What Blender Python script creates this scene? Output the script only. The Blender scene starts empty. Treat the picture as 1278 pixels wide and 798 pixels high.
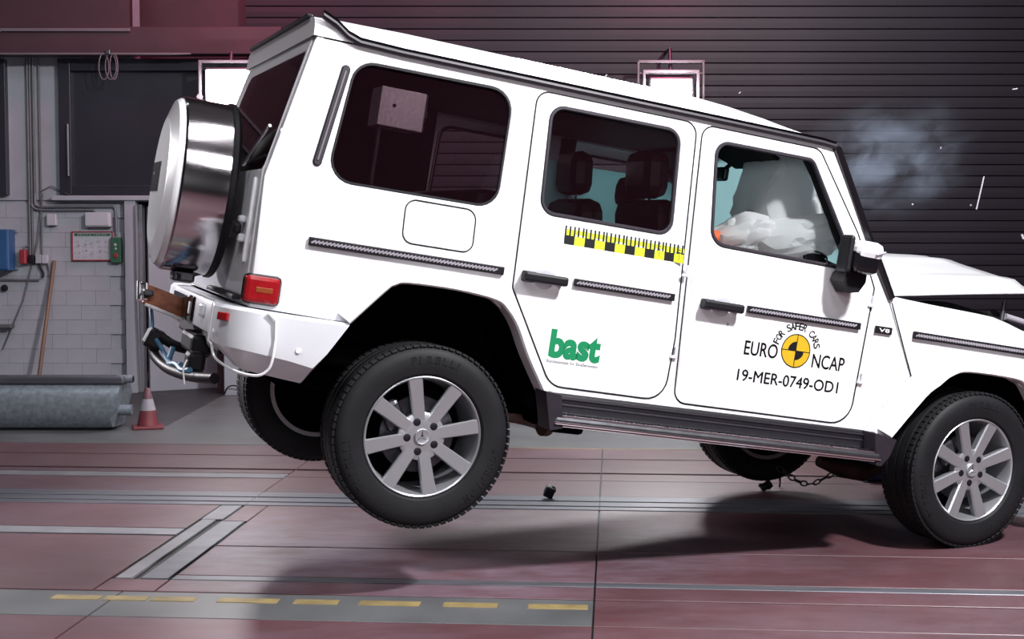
import bpy, bmesh, math, random
from math import sin, cos, pi, radians, sqrt, atan2
from mathutils import Vector, Matrix
from mathutils.geometry import delaunay_2d_cdt

random.seed(7)
scene = bpy.context.scene
COL = scene.collection

# ------------------------------------------------------------------ camera
cam_d = bpy.data.cameras.new('camera'); cam = bpy.data.objects.new('camera', cam_d); COL.objects.link(cam)
cam_d.sensor_width = 36; cam_d.lens = 47.79; cam_d.clip_end = 200
cam.location = (0, 0, 1.521); cam.rotation_euler = (pi / 2 - 0.05476, 0, 0)
scene.camera = cam
# ------------------------------------------------------------------ world, lamps, exposure
scene.view_settings.view_transform = 'Standard'; scene.view_settings.look = 'None'
scene.view_settings.gamma = 1; scene.view_settings.use_curve_mapping = False
scene.view_settings.exposure = 0.0
w = bpy.data.worlds.new('hall_air'); scene.world = w; w.use_nodes = True
w.node_tree.nodes['Background'].inputs[0].default_value = (.05, .055, .07, 1)
w.node_tree.nodes['Background'].inputs[1].default_value = .3

def area(name, loc, target, size, power, color=(1, 1, 1), sy=None, spread=180):
    d = bpy.data.lights.new(name, 'AREA'); d.energy = power; d.color = color
    d.shape = 'RECTANGLE'; d.size = size; d.size_y = sy or size; d.spread = radians(spread)
    o = bpy.data.objects.new(name, d); COL.objects.link(o); o.location = loc
    o.rotation_euler = (Vector(target) - Vector(loc)).to_track_quat('-Z', 'Y').to_euler()
    return o
area('overhead_lamp_bank', (3.8, 3.2, 5.7), (.4, 7, 1.2), .5, 900, (1, .985, 1))
area('overhead_lamp_bank', (.2, 5.2, 6.0), (.1, 6.4, 1), .28, 38, (1, .98, 1), 2.4)
area('overhead_lamp_bank', (2.6, .8, 5.8), (.3, 6.6, 1), .3, 60, (1, .98, 1), 2.0)
area('side_fill', (.8, -1.6, 2.6), (.7, 7, 1.4), 1.6, 105, (.97, .97, 1))  # added fill from the camera side, reaches the airbags through the windows
area('tail_fill', (-4.6, 8.6, 2.7), (-.5, 6.7, 0), .5, 34, (1, .96, 1), None, 60)  # added fill, brightens the floor patch under the tail
area('far_fill', (1.2, 12.3, 4.6), (.2, 8, 1.6), 1.2, 380, (.95, 1, 1))  # added fill behind the car, lights the curtain airbag and floor beneath
area('overhead_lamp_bank', (-1.6, 2.6, 5.9), (.0, 7, 1.4), 1.0, 120, (.96, .97, 1))
area('overhead_lamp_bank', (1.0, 7.6, 6.2), (1.0, 7.8, 0), 1.6, 85, (.97, .98, 1))
area('hall_lamp', (-4.5, 9.0, 6.0), (-4.5, 13.5, .6), 1.4, 45, (.88, .94, 1))
area('hall_lamp', (4.0, 10.0, 6.0), (4.6, 14, 1.0), 1.6, 50, (.85, .92, 1))
area('red_glare_fill', (-2.7, 12.6, 4.9), (-3.2, 14.2, 3.3), .35, 36, (1, .12, .3))  # three added unseen lights, tint the wall like glare round the floodlights
area('red_glare_fill', (1.75, 12.7, 4.9), (1.7, 14.4, 3.4), .35, 42, (1, .12, .3))
area('red_glare_fill', (-.9, 12.6, 4.9), (-1.2, 14.4, 3.4), .35, 22, (1, .12, .3))

# ------------------------------------------------------------------ materials
MATS = {}
def mat(name, col, rough=.5, metal=0, coat=0, noise=0, nscale=8, bump=0, spec=.5, emit=None, estr=0, col2=None, stretch=(1, 1, 1), bscale=None):
    m = bpy.data.materials.new(name); m.use_nodes = True; nt = m.node_tree; b = nt.nodes['Principled BSDF']
    b.inputs['Base Color'].default_value = (*col, 1); b.inputs['Roughness'].default_value = rough
    b.inputs['Metallic'].default_value = metal; b.inputs['Coat Weight'].default_value = coat
    b.inputs['Coat Roughness'].default_value = .04
    b.inputs['Specular IOR Level'].default_value = spec
    if emit: b.inputs['Emission Color'].default_value = (*emit, 1); b.inputs['Emission Strength'].default_value = estr
    if noise or bump:
        tc = nt.nodes.new('ShaderNodeTexCoord'); mp = nt.nodes.new('ShaderNodeMapping'); mp.inputs['Scale'].default_value = stretch
        nt.links.new(tc.outputs['Object'], mp.inputs['Vector'])
        nz = nt.nodes.new('ShaderNodeTexNoise'); nz.inputs['Scale'].default_value = nscale; nz.inputs['Detail'].default_value = 6
        nt.links.new(mp.outputs[0], nz.inputs['Vector'])
        if noise:
            mx = nt.nodes.new('ShaderNodeMix'); mx.data_type = 'RGBA'
            mr = nt.nodes.new('ShaderNodeMapRange'); mr.inputs[1].default_value = .5 - .25; mr.inputs[2].default_value = .75
            nt.links.new(nz.outputs['Fac'], mr.inputs[0]); nt.links.new(mr.outputs[0], mx.inputs[0])
            c2 = col2 or tuple(min(1, c * (1 + noise)) for c in col); c1 = col if col2 else tuple(c * (1 - noise) for c in col)
            mx.inputs[6].default_value = (*c1, 1); mx.inputs[7].default_value = (*c2, 1)
            nt.links.new(mx.outputs[2], b.inputs['Base Color'])
        if bump:
            bp = nt.nodes.new('ShaderNodeBump'); bp.inputs['Strength'].default_value = bump; bp.inputs['Distance'].default_value = .01
            nt.links.new(nz.outputs['Fac'], bp.inputs['Height']); nt.links.new(bp.outputs[0], b.inputs['Normal'])
    MATS[name] = m; return m
mat('white_paint', (.80, .80, .825), .28, coat=.6, noise=.015, nscale=3)
mat('silver_paint', (.66, .67, .71), .35, metal=.15, noise=.02)
mat('black_plastic', (.008, .007, .010), .5, spec=.25, noise=.2, nscale=30)
mat('black_gloss', (.006, .005, .007), .15, noise=.1)
mat('grey_rubber', (.022, .018, .025), .45, spec=.3, noise=.15, nscale=20)
mat('tyre_rubber', (.009, .009, .011), .62, spec=.25, noise=.25, nscale=9, bump=.1)
mat('tyre_tread', (.010, .010, .012), .75, spec=.2, noise=.3, nscale=40)
mat('wheel_alloy', (.43, .44, .47), .34, metal=.7, noise=.06, nscale=4)
mat('bright_metal', (.85, .84, .87), .12, metal=1, noise=.03)
mat('brushed_chrome', (.60, .57, .60), .13, metal=1, noise=.08, nscale=2, stretch=(1, 1, 1))
mat('dark_steel', (.09, .09, .10), .4, metal=.8, noise=.3, nscale=14)
mat('underbody', (.003, .0022, .003), .8, spec=0, noise=.4, nscale=12)
mat('rusty_steel', (.09, .045, .04), .6, metal=.4, noise=.4, nscale=10)
mat('interior_black', (.009, .007, .010), .7, spec=.2, noise=.25, nscale=14)
mat('seat_leather', (.02, .012, .016), .5, spec=.3, noise=.25, nscale=14)
mat('brown_leather', (.16, .06, .05), .5, noise=.2, nscale=14)
mat('airbag_cloth', (.88, .83, .84), .85, noise=.04, nscale=6, bump=.15)
mat('curtain_cloth', (.55, .82, .82), .8, noise=.08, nscale=3)
mat('bowl_shade_grey', (.42, .42, .46), .4, noise=.02)  # darker grey paints in the shading of the dished handle bowl
mat('orange_cloth', (.9, .13, .04), .7, noise=.1)
mat('silver_foil', (.93, .93, .96), .38, metal=.2, noise=.1, nscale=60, bump=.3)
mat('red_lens', (.26, .008, .012), .12, coat=.5, noise=.2, nscale=30)
mat('amber_lens', (.22, .05, .015), .2, noise=.1)
mat('green_ink', (.0, .20, .075), .5, noise=.03)
mat('black_ink', (.008, .008, .010), .5, spec=.2, noise=.1)
mat('grey_ink', (.28, .26, .30), .5, noise=.1)
mat('yellow_ink', (.55, .34, .01), .5, noise=.03)
mat('lime_ink', (.50, .58, .01), .5, noise=.03)
mat('white_ink', (.9, .9, .9), .5, noise=.02)
mat('blue_cable', (.05, .15, .26), .5, noise=.1)
mat('wall_paint', (.26, .265, .30), .75, noise=.10, nscale=3, bump=.12)
mat('brick_paint', (.27, .275, .31), .7, noise=.08, nscale=5, bump=.2)
mat('mortar', (.262, .267, .30), .9, noise=.1)
mat('door_paint', (.26, .26, .30), .55, noise=.06, nscale=2)
mat('grey_frame', (.13, .13, .15), .5, noise=.15)
mat('maroon_steel', (.04, .013, .022), .6, noise=.25, nscale=2)
mat('edge_light', (.12, .10, .115), .5, noise=.1)
mat('dark_panel', (.018, .018, .026), .35, noise=.15, nscale=1.5)
mat('shutter_steel', (.019, .015, .022), .45, spec=.2, noise=.18, nscale=2.5, stretch=(.4, 1, 2))
mat('conduit', (.12, .12, .14), .4, noise=.1)
mat('dark_conduit', (.08, .08, .09), .5, noise=.2)
mat('white_plastic', (.34, .34, .38), .5, noise=.03)
mat('blue_enamel', (.02, .07, .18), .4, noise=.15, nscale=4)
mat('red_enamel', (.22, .02, .03), .4, noise=.1)
mat('green_enamel', (.018, .075, .04), .5, noise=.1)
mat('galvanised', (.22, .245, .28), .42, metal=.55, noise=.28, nscale=26, bump=.15)
mat('galvanised_dark', (.07, .07, .085), .5, metal=.5, noise=.35, nscale=8, stretch=(.3, 1, 1))
mat('cone_red', (.13, .018, .026), .6, noise=.2)
mat('cone_dark', (.10, .04, .05), .6, noise=.3)
mat('cone_white', (.24, .22, .25), .6, noise=.15)
mat('wood', (.13, .075, .05), .6, noise=.3, nscale=4, stretch=(1, 1, .1))
mat('smoked_lamp', (.1, .08, .1), .4)
mat('lamp_glow', (1, 1, 1), .5, emit=(1, .96, 1), estr=28)
mat('light_floor_paint', (.17, .165, .18), .45, noise=.25, nscale=5, bump=.1)
mat('yellow_floor_paint', (.20, .15, .06), .55, noise=.35, nscale=9)
mat('concrete', (.085, .088, .092), .42, noise=.28, nscale=2.2, bump=.12)
mat('dark_concrete', (.025, .026, .030), .55, noise=.3, nscale=4)
mat('steel_strip', (.12, .12, .14), .38, metal=.35, noise=.3, nscale=9, stretch=(.25, 2, 1))
mat('rail_black', (.005, .005, .006), .6, noise=.3)
mat('hall_wall', (.062, .055, .062), .8, noise=.15, nscale=1)
mat('hall_ceiling', (.035, .03, .035), .8, noise=.2, nscale=1)
mat('plate_orange', (.30, .10, .05), .35, noise=.5, nscale=25)

def glass_mat(name, tint, refl=.08, rough=.02, body=0, bcol=(.1, .1, .1), frosted=False):
    m = bpy.data.materials.new(name); m.use_nodes = True; nt = m.node_tree
    nt.nodes.remove(nt.nodes['Principled BSDF']); out = nt.nodes['Material Output']
    t = nt.nodes.new('ShaderNodeBsdfTransparent'); t.inputs[0].default_value = (*tint, 1)
    g = nt.nodes.new('ShaderNodeBsdfGlossy'); g.inputs[1].default_value = rough
    fr = nt.nodes.new('ShaderNodeFresnel'); fr.inputs[0].default_value = 1.45
    ad = nt.nodes.new('ShaderNodeMath'); ad.operation = 'ADD'; ad.inputs[1].default_value = refl; nt.links.new(fr.outputs[0], ad.inputs[0])
    mx = nt.nodes.new('ShaderNodeMixShader'); nt.links.new(ad.outputs[0], mx.inputs[0]); nt.links.new(t.outputs[0], mx.inputs[1]); nt.links.new(g.outputs[0], mx.inputs[2])
    if body:
        d = nt.nodes.new('ShaderNodeBsdfTranslucent' if frosted else 'ShaderNodeBsdfDiffuse'); d.inputs[0].default_value = (*bcol, 1)
        m2 = nt.nodes.new('ShaderNodeMixShader'); m2.inputs[0].default_value = body
        nt.links.new(mx.outputs[0], m2.inputs[1]); nt.links.new(d.outputs[0], m2.inputs[2]); mx = m2
    nt.links.new(mx.outputs[0], out.inputs[0]); MATS[name] = m; return m
glass_mat('clear_glass', (.86, .93, .93), .02)
glass_mat('tinted_glass', (.72, .66, .70), .02, body=.03, bcol=(.12, .04, .06))
glass_mat('dark_glass', (.72, .60, .65), .03, body=.04, bcol=(.10, .035, .055))

def translucent(name):
    m = MATS[name]; nt = m.node_tree; b = nt.nodes['Principled BSDF']; out = nt.nodes['Material Output']
    t = nt.nodes.new('ShaderNodeBsdfTranslucent'); src = b.inputs['Base Color'].links[0].from_socket; nt.links.new(src, t.inputs[0])
    mx = nt.nodes.new('ShaderNodeMixShader'); mx.inputs[0].default_value = .55
    nt.links.new(b.outputs[0], mx.inputs[1]); nt.links.new(t.outputs[0], mx.inputs[2]); nt.links.new(mx.outputs[0], out.inputs[0])
translucent('curtain_cloth'); translucent('airbag_cloth')

glass_mat('screen_glass', (.80, .90, .90), .02, body=.5, bcol=(.50, .66, .68), frosted=True)
def red_floor(name, scuff):
    m = mat(name, (.080, .030, .035), .42, noise=.25, nscale=2.2)
    nt = m.node_tree; b = nt.nodes['Principled BSDF']
    tc = nt.nodes.new('ShaderNodeTexCoord'); mp = nt.nodes.new('ShaderNodeMapping'); mp.inputs['Scale'].default_value = (1, 2.6, 1)
    nt.links.new(tc.outputs['Object'], mp.inputs[0])
    n1 = nt.nodes.new('ShaderNodeTexNoise'); n1.inputs['Scale'].default_value = 3.2; n1.inputs['Detail'].default_value = 11; n1.inputs['Roughness'].default_value = .72
    nt.links.new(mp.outputs[0], n1.inputs['Vector'])
    n2 = nt.nodes.new('ShaderNodeTexNoise'); n2.inputs['Scale'].default_value = .8; n2.inputs['Detail'].default_value = 4
    nt.links.new(tc.outputs['Object'], n2.inputs['Vector'])
    mul = nt.nodes.new('ShaderNodeMath'); mul.operation = 'MULTIPLY'; nt.links.new(n1.outputs['Fac'], mul.inputs[0]); nt.links.new(n2.outputs['Fac'], mul.inputs[1])
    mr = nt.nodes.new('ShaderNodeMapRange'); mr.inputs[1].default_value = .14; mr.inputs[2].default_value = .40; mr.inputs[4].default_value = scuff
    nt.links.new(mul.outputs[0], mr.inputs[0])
    if scuff > .5:      # oval pool of light painted in: scuffs paler at its centre, fainter outside
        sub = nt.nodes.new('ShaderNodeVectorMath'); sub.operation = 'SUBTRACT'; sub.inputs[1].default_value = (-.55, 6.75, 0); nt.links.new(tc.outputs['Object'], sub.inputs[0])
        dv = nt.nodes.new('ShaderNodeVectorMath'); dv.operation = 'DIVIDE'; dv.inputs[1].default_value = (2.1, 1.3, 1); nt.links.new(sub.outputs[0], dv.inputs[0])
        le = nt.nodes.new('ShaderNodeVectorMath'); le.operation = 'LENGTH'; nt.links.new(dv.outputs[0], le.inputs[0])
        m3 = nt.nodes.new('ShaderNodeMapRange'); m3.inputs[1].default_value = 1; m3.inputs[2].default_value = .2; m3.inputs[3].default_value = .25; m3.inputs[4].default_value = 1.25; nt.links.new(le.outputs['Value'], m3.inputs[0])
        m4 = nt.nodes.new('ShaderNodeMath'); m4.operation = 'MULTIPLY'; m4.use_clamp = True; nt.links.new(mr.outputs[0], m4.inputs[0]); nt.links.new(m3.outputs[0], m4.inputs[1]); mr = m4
    mx = nt.nodes.new('ShaderNodeMix'); mx.data_type = 'RGBA'
    old = b.inputs['Base Color'].links[0].from_socket
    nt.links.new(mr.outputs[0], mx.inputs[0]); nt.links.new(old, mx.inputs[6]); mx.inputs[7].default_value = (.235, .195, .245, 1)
    nt.links.new(mx.outputs[2], b.inputs['Base Color'])
    bp = nt.nodes.new('ShaderNodeBump'); bp.inputs['Strength'].default_value = .15; bp.inputs['Distance'].default_value = .004
    nt.links.new(n1.outputs['Fac'], bp.inputs['Height']); nt.links.new(bp.outputs[0], b.inputs['Normal'])
red_floor('red_floor', .25); red_floor('red_floor_scuffs_lit_patch', .8)

# ------------------------------------------------------------------ helpers
def link(name, me, m, parent=None, loc=None, smooth=False):
    o = bpy.data.objects.new(name, me); COL.objects.link(o)
    if m and not me.materials: me.materials.append(MATS[m])
    if parent: o.parent = parent
    if loc is not None: o.location = loc
    if smooth: me.polygons.foreach_set('use_smooth', [True] * len(me.polygons))
    return o
def finish(bm, name, m, parent=None, loc=None, smooth=False, angle=None):
    bmesh.ops.recalc_face_normals(bm, faces=bm.faces)
    me = bpy.data.meshes.new(name); bm.to_mesh(me); bm.free()
    if smooth:
        me.polygons.foreach_set('use_smooth', [True] * len(me.polygons))
        try: me.set_sharp_from_angle(angle=radians(angle or 40))
        except Exception: pass
    return link(name, me, m, parent, loc)
def tag(o, label=None, cat=None, group=None, kind=None):
    if label: o['label'] = label
    if cat: o['category'] = cat
    if group: o['group'] = group
    if kind: o['kind'] = kind
    return o
def empty(name, loc=(0, 0, 0), parent=None):
    o = bpy.data.objects.new(name, None); COL.objects.link(o); o.location = loc; o.empty_display_size = .1
    if parent: o.parent = parent
    return o
def b_box(bm, c, s, bev=0, rot=None):
    r = bmesh.ops.create_cube(bm, size=1); vs = r['verts']
    for v in vs: v.co = Vector((v.co.x * s[0], v.co.y * s[1], v.co.z * s[2]))
    if bev:
        es = list({e for v in vs for e in v.link_edges})
        rr = bmesh.ops.bevel(bm, geom=es, offset=bev, segments=2, affect='EDGES', profile=.5)
        vs = list({v for f in rr['faces'] for v in f.verts} | {v for v in vs if v.is_valid})
        vs = [v for v in vs if v.is_valid]
    R = rot if rot else Matrix.Identity(3)
    for v in vs: v.co = R @ v.co + Vector(c)
    return bm
def box(name, c, s, m, parent=None, bev=0, rot=None, loc=None):
    bm = bmesh.new(); b_box(bm, c, s, bev, rot); return finish(bm, name, m, parent, loc)
def b_tube(bm, pts, r, seg=10, caps=True):
    pts = [Vector(p) for p in pts]; rings = []
    rr = r if isinstance(r, (list, tuple)) else [r] * len(pts)
    up = None
    for i, p in enumerate(pts):
        t = (pts[min(i + 1, len(pts) - 1)] - pts[max(i - 1, 0)]).normalized()
        if up is None:
            up = Vector((0, 0, 1)) if abs(t.z) < .9 else Vector((1, 0, 0))
        a = (up - t * up.dot(t)).normalized(); b = t.cross(a); up = a
        rings.append([bm.verts.new(p + (a * cos(k * 2 * pi / seg) + b * sin(k * 2 * pi / seg)) * rr[i]) for k in range(seg)])
    for i in range(len(rings) - 1):
        for k in range(seg):
            bm.faces.new((rings[i][k], rings[i][(k + 1) % seg], rings[i + 1][(k + 1) % seg], rings[i + 1][k]))
    if caps: bm.faces.new(rings[0]); bm.faces.new(rings[-1])
    return bm
def tube(name, pts, r, m, parent=None, seg=10, loc=None):
    bm = bmesh.new(); b_tube(bm, pts, r, seg); return finish(bm, name, m, parent, loc, True)
def spline(pts, n=8):
    P = [Vector(p) for p in pts]; P = [P[0]] + P + [P[-1]]; out = []
    for i in range(1, len(P) - 2):
        for k in range(n):
            t = k / n; a, b, c, d = P[i - 1], P[i], P[i + 1], P[i + 2]
            out.append(.5 * ((2 * b) + (c - a) * t + (2 * a - 5 * b + 4 * c - d) * t * t + (3 * b - a - 3 * c + d) * t ** 3))
    out.append(P[-2]); return out
def b_lathe(bm, prof, seg=48, axis='y', off=(0, 0, 0)):
    # prof: list of (radius, position along the axis); closed surface of revolution
    rings = []
    for r, h in prof:
        ring = []
        for k in range(seg):
            a = 2 * pi * k / seg
            p = {'y': (r * cos(a), h, r * sin(a)), 'z': (r * cos(a), r * sin(a), h), 'x': (h, r * cos(a), r * sin(a))}[axis]
            ring.append(bm.verts.new(Vector(p) + Vector(off)))
        rings.append(ring)
    for i in range(len(rings) - 1):
        for k in range(seg):
            bm.faces.new((rings[i][k], rings[i][(k + 1) % seg], rings[i + 1][(k + 1) % seg], rings[i + 1][k]))
    return rings
def lathe(name, prof, m, parent=None, seg=48, axis='y', off=(0, 0, 0), loc=None, angle=35):
    bm = bmesh.new(); b_lathe(bm, prof, seg, axis, off)
    bmesh.ops.remove_doubles(bm, verts=bm.verts, dist=1e-5)
    return finish(bm, name, m, parent, loc, True, angle)
def b_prism(bm, poly, d0, d1, tf):
    # poly in (a, b); tf(a, b, d) -> point
    A = [bm.verts.new(tf(a, b, d0)) for a, b in poly]; B = [bm.verts.new(tf(a, b, d1)) for a, b in poly]
    n = len(poly); bm.faces.new(A); bm.faces.new(B)
    for i in range(n): bm.faces.new((A[i], A[(i + 1) % n], B[(i + 1) % n], B[i]))
def rnd(pts, n=6):
    # pts: (x, z) or (x, z, radius) -> polyline with filleted corners
    out = []; N = len(pts)
    for i in range(N):
        p = Vector(pts[i][:2]); r = pts[i][2] if len(pts[i]) > 2 else 0
        if not r: out.append((p.x, p.y)); continue
        a = (Vector(pts[i - 1][:2]) - p).normalized(); b = (Vector(pts[(i + 1) % N][:2]) - p).normalized()
        ang = a.angle(b); d = r / math.tan(ang / 2); c = p + (a + b).normalized() * (r / sin(ang / 2))
        s = p + a * d; e = p + b * d
        a0 = atan2(s.y - c.y, s.x - c.x); a1 = atan2(e.y - c.y, e.x - c.x)
        while a1 - a0 > pi: a1 -= 2 * pi
        while a1 - a0 < -pi: a1 += 2 * pi
        for k in range(n + 1):
            t = a0 + (a1 - a0) * k / n; out.append((c.x + r * cos(t), c.y + r * sin(t)))
    return out
def parea(p): return sum(p[i - 1][0] * p[i][1] - p[i][0] * p[i - 1][1] for i in range(len(p))) / 2
def ccw(p): return list(p) if parea(p) > 0 else list(reversed(p))
def offs(p, d):
    # offset a CCW polygon inwards by d
    n = len(p); out = []
    for i in range(n):
        a = Vector(p[i - 1]); b = Vector(p[i]); c = Vector(p[(i + 1) % n])
        e1 = (b - a); e2 = (c - b)
        if e1.length < 1e-7: e1 = e2
        if e2.length < 1e-7: e2 = e1
        n1 = Vector((-e1.y, e1.x)).normalized(); n2 = Vector((-e2.y, e2.x)).normalized()
        m = (n1 + n2)
        if m.length < .2: m = n1
        m.normalize(); k = max(.5, m.dot(n1)); q = b + m * d / k; out.append((q.x, q.y))
    return out
def inside(p, x, y):
    c = False; n = len(p); j = n - 1
    for i in range(n):
        if (p[i][1] > y) != (p[j][1] > y) and x < (p[j][0] - p[i][0]) * (y - p[i][1]) / (p[j][1] - p[i][1]) + p[i][0]: c = not c
        j = i
    return c
def ys(z): return .88 if z < .72 else (.88 - .114 * (z - .8) if z > .88 else .88 - (z - .72) ** 2 * .114 * 3.1)
def b_panel(bm, outer, holes=(), side=-1, thick=.03, ch=.003, proud=0, yf=None, rows=(.72, .8, .88)):
    """sheet panel in the side plane of the car: outline and holes in (x, z); side -1 is the right-hand side"""
    yf = yf or ys
    outer = ccw(outer); holes = [ccw(h) for h in holes]
    O1 = offs(outer, ch); H1 = [offs(h, -ch) for h in holes]
    pts = []; edges = []
    for lp in [O1] + H1:
        s = len(pts); pts += lp; edges += [(s + i, s + (i + 1) % len(lp)) for i in range(len(lp))]
    x0 = min(p[0] for p in O1); x1 = max(p[0] for p in O1)
    for z in rows:
        x = x0 + .03
        while x < x1:
            if inside(O1, x, z) and not any(inside(h, x, z) for h in H1): pts.append((x, z))
            x += .12
    vs, es, fs, *_ = delaunay_2d_cdt([Vector(p) for p in pts], edges, [], 0, 1e-6)
    def P(x, z, d): return Vector((x, side * (yf(z) + proud - d), z))
    V = [bm.verts.new(P(v.x, v.y, 0)) for v in vs]
    for f in fs:
        cx = sum(vs[i].x for i in f) / 3; cy = sum(vs[i].y for i in f) / 3
        if inside(O1, cx, cy) and not any(inside(h, cx, cy) for h in H1):
            try: bm.faces.new([V[i] for i in f])
            except ValueError: pass
    for a, b in [(O1, outer)] + list(zip(H1, holes)):
        n = len(a)
        r0 = [bm.verts.new(P(*p, 0)) for p in a]; r1 = [bm.verts.new(P(*p, ch)) for p in b]; r2 = [bm.verts.new(P(*p, thick)) for p in b]
        for i in range(n):
            j = (i + 1) % n
            bm.faces.new((r0[i], r0[j], r1[j], r1[i])); bm.faces.new((r1[i], r1[j], r2[j], r2[i]))
    bmesh.ops.remove_doubles(bm, verts=bm.verts, dist=1e-5)
def panel(name, outer, holes, m, parent, **k):
    bm = bmesh.new(); b_panel(bm, outer, holes, **k); return finish(bm, name, m, parent, None, True, 25)
FC = {}
def glyphs(body, bold=0):
    key = (body, bold)
    if key not in FC:
        c = bpy.data.curves.new('t', 'FONT'); c.body = body; c.size = 1; c.offset = bold; c.fill_mode = 'FRONT'; c.resolution_u = 4
        o = bpy.data.objects.new('t', c); COL.objects.link(o)
        bpy.context.view_layer.update()
        me = bpy.data.meshes.new_from_object(o.evaluated_get(bpy.context.evaluated_depsgraph_get()))
        V = [v.co.copy() for v in me.vertices]; F = [tuple(p.vertices) for p in me.polygons]
        bpy.data.objects.remove(o); bpy.data.curves.remove(c); bpy.data.meshes.remove(me)
        FC[key] = (V, F)
    return FC[key]
def b_text(bm, body, tf, bold=0, width=None, height=None):
    """flat letters scaled to width x height; tf(u, v) -> point"""
    V, F = glyphs(body, bold)
    x0 = min(v.x for v in V); x1 = max(v.x for v in V); y0 = min(v.y for v in V); y1 = max(v.y for v in V)
    sx = width / (x1 - x0) if width else height / (y1 - y0); sy = height / (y1 - y0) if height else sx
    nv = [bm.verts.new(tf((v.x - x0) * sx, (v.y - y0) * sy)) for v in V]
    for f in F:
        try: bm.faces.new([nv[i] for i in f])
        except ValueError: pass
    return (x1 - x0) * sx
def b_text3(bm, body, tf, t=.0012, **k):
    for du, dv in ((0, 0), (t, 0), (-t, 0), (0, t), (0, -t)): b_text(bm, body, lambda u, v, du=du, dv=dv: tf(u + du, v + dv), **k)
def plain(bm, name, m, parent=None, loc=None):
    me = bpy.data.meshes.new(name); bm.to_mesh(me); bm.free(); return link(name, me, m, parent, loc)

# ================================================================== THE SETTING: hall
def struct(o): o['kind'] = 'structure'; return o
struct(box('floor', (1.5, 2, -.06), (21, 25, .1), 'rail_black'))
FLOOR = bpy.data.objects['floor']
FA = -.075
def fplate(name, s0, s1, t0, t1, m, top=0, gap=.004, jag=None):
    # a floor plate in the rail-aligned frame, its edges chamfered, its joints open
    bm = bmesh.new()
    poly = [(s0 + gap, t0 + gap), (s1 - gap, t0 + gap), (s1 - gap, t1 - gap), (s0 + gap, t1 - gap)] if not jag else jag
    tf = lambda a, b, d: Vector((a * cos(FA) - b * sin(FA), a * sin(FA) + b * cos(FA), d))
    c = .002
    A = [bm.verts.new(tf(a, b, -.011)) for a, b in poly]; B = [bm.verts.new(tf(a, b, top - c)) for a, b in poly]
    D = [bm.verts.new(tf(a, b, top)) for a, b in offs(ccw(poly), c)] if parea(poly) > 0 else None
    n = len(poly)
    for i in range(n):
        j = (i + 1) % n; bm.faces.new((A[i], A[j], B[j], B[i])); bm.faces.new((B[i], B[j], D[j], D[i]))
    bm.faces.new(D)
    return finish(bm, name, m, FLOOR)
S0, S1 = -8.9, 11
cuts = [-8.9, -5.4, -2.15, -.08, 3.3, 6.6, 11]
# dark recess base lies under everything: plates stand on it with their tops at z = 0
for i in range(len(cuts) - 1):
    a, b = cuts[i], cuts[i + 1]; right = a >= -2.2
    R = 'red_floor_scuffs_lit_patch' if right else 'red_floor'
    for t0, t1, m in ((-9.5, -6, 'concrete'), (-6, -2, 'concrete'), (-2, 2, 'red_floor'), (2, 4.6, 'red_floor'), (4.6, 5.36, 'red_floor'), (5.36, 5.76, 'concrete' if a < -.2 else 'red_floor'), (9.03, 9.60, R), (9.62, 10.10, 'red_floor')):
        fplate('floor_plate', a, b, t0, t1, m)
    if right:
        a2 = a + (.14 if i == 2 else 0)
        fplate('floor_plate', a2, b, 5.77, 5.98, 'red_floor_scuffs_lit_patch' if i == 2 else 'red_floor'); fplate('floor_strip', a2, b, 5.98, 6.065, 'steel_strip', .001)
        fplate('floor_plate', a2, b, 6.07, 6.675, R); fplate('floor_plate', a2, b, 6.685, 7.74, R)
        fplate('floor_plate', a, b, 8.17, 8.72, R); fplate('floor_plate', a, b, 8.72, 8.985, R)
    else:
        fplate('floor_plate', a, b - .14, 5.77, 6.90, R)
        fplate('floor_strip', a, b - .14, 6.92, 7.08, 'light_floor_paint', .001); fplate('floor_plate', a, b - .14, 7.09, 7.74, R)
        fplate('floor_plate', a, b, 8.17, 8.66, R); fplate('floor_strip', a, b, 8.67, 8.84, 'light_floor_paint', .001); fplate('floor_plate', a, b, 8.85, 8.985, R)
    for t0, t1 in ((7.745, 7.835), (7.86, 7.985), (8.01, 8.165)):
        fplate('guide_rail', a, b, t0, t1, 'steel_strip', .002, gap=.001)
# bevelled steel frame of the cross channel in front of the left field
fplate('floor_strip', -2.275, -2.19, 5.99, 7.32, 'light_floor_paint', .002)
fplate('floor_strip', -2.155, -2.02, 5.99, 7.28, 'steel_strip', .002)
fplate('floor_plate', -2.29, -2.16, 7.33, 7.74, 'light_floor_paint'); fplate('floor_plate', -2.15, -2.01, 7.29, 7.74, 'red_floor_scuffs_lit_patch')
fplate('floor_plate', -2.29, -2.01, 5.77, 5.98, 'red_floor')
for i, (s, l) in enumerate([(-2.42, .22), (-2.19, .2), (-1.98, .2), (-1.69, .27), (-1.36, .2), (-1.08, .27), (-.72, .24), (-.36, .26)]):
    p = fplate('yellow_dash', s, s + l, 5.60, 5.68, 'yellow_floor_paint', .002); p.location.z = .0008
# grey concrete slabs towards the back wall
for a, b in ((-8.9, -5.6), (-5.6, -3.9), (-3.9, -1.75), (-1.75, 1.6), (1.6, 4.8), (4.8, 11)):
    fplate('concrete_slab', a, b, 10.11, 11.9, 'concrete', gap=.003)
    fplate('concrete_slab', a, b, 11.9, 14.9, 'concrete', gap=.003)
fplate('yellow_line', -.9, 6, 10.10, 10.125, 'yellow_floor_paint', .0015)
p = fplate('dark_patch', 0, 0, 0, 0, 'dark_concrete', .002, jag=[(-4.2, 11.0), (-3.75, 11.15), (-4.0, 14.2), (-4.9, 13.7), (-4.9, 11.9)])

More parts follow.
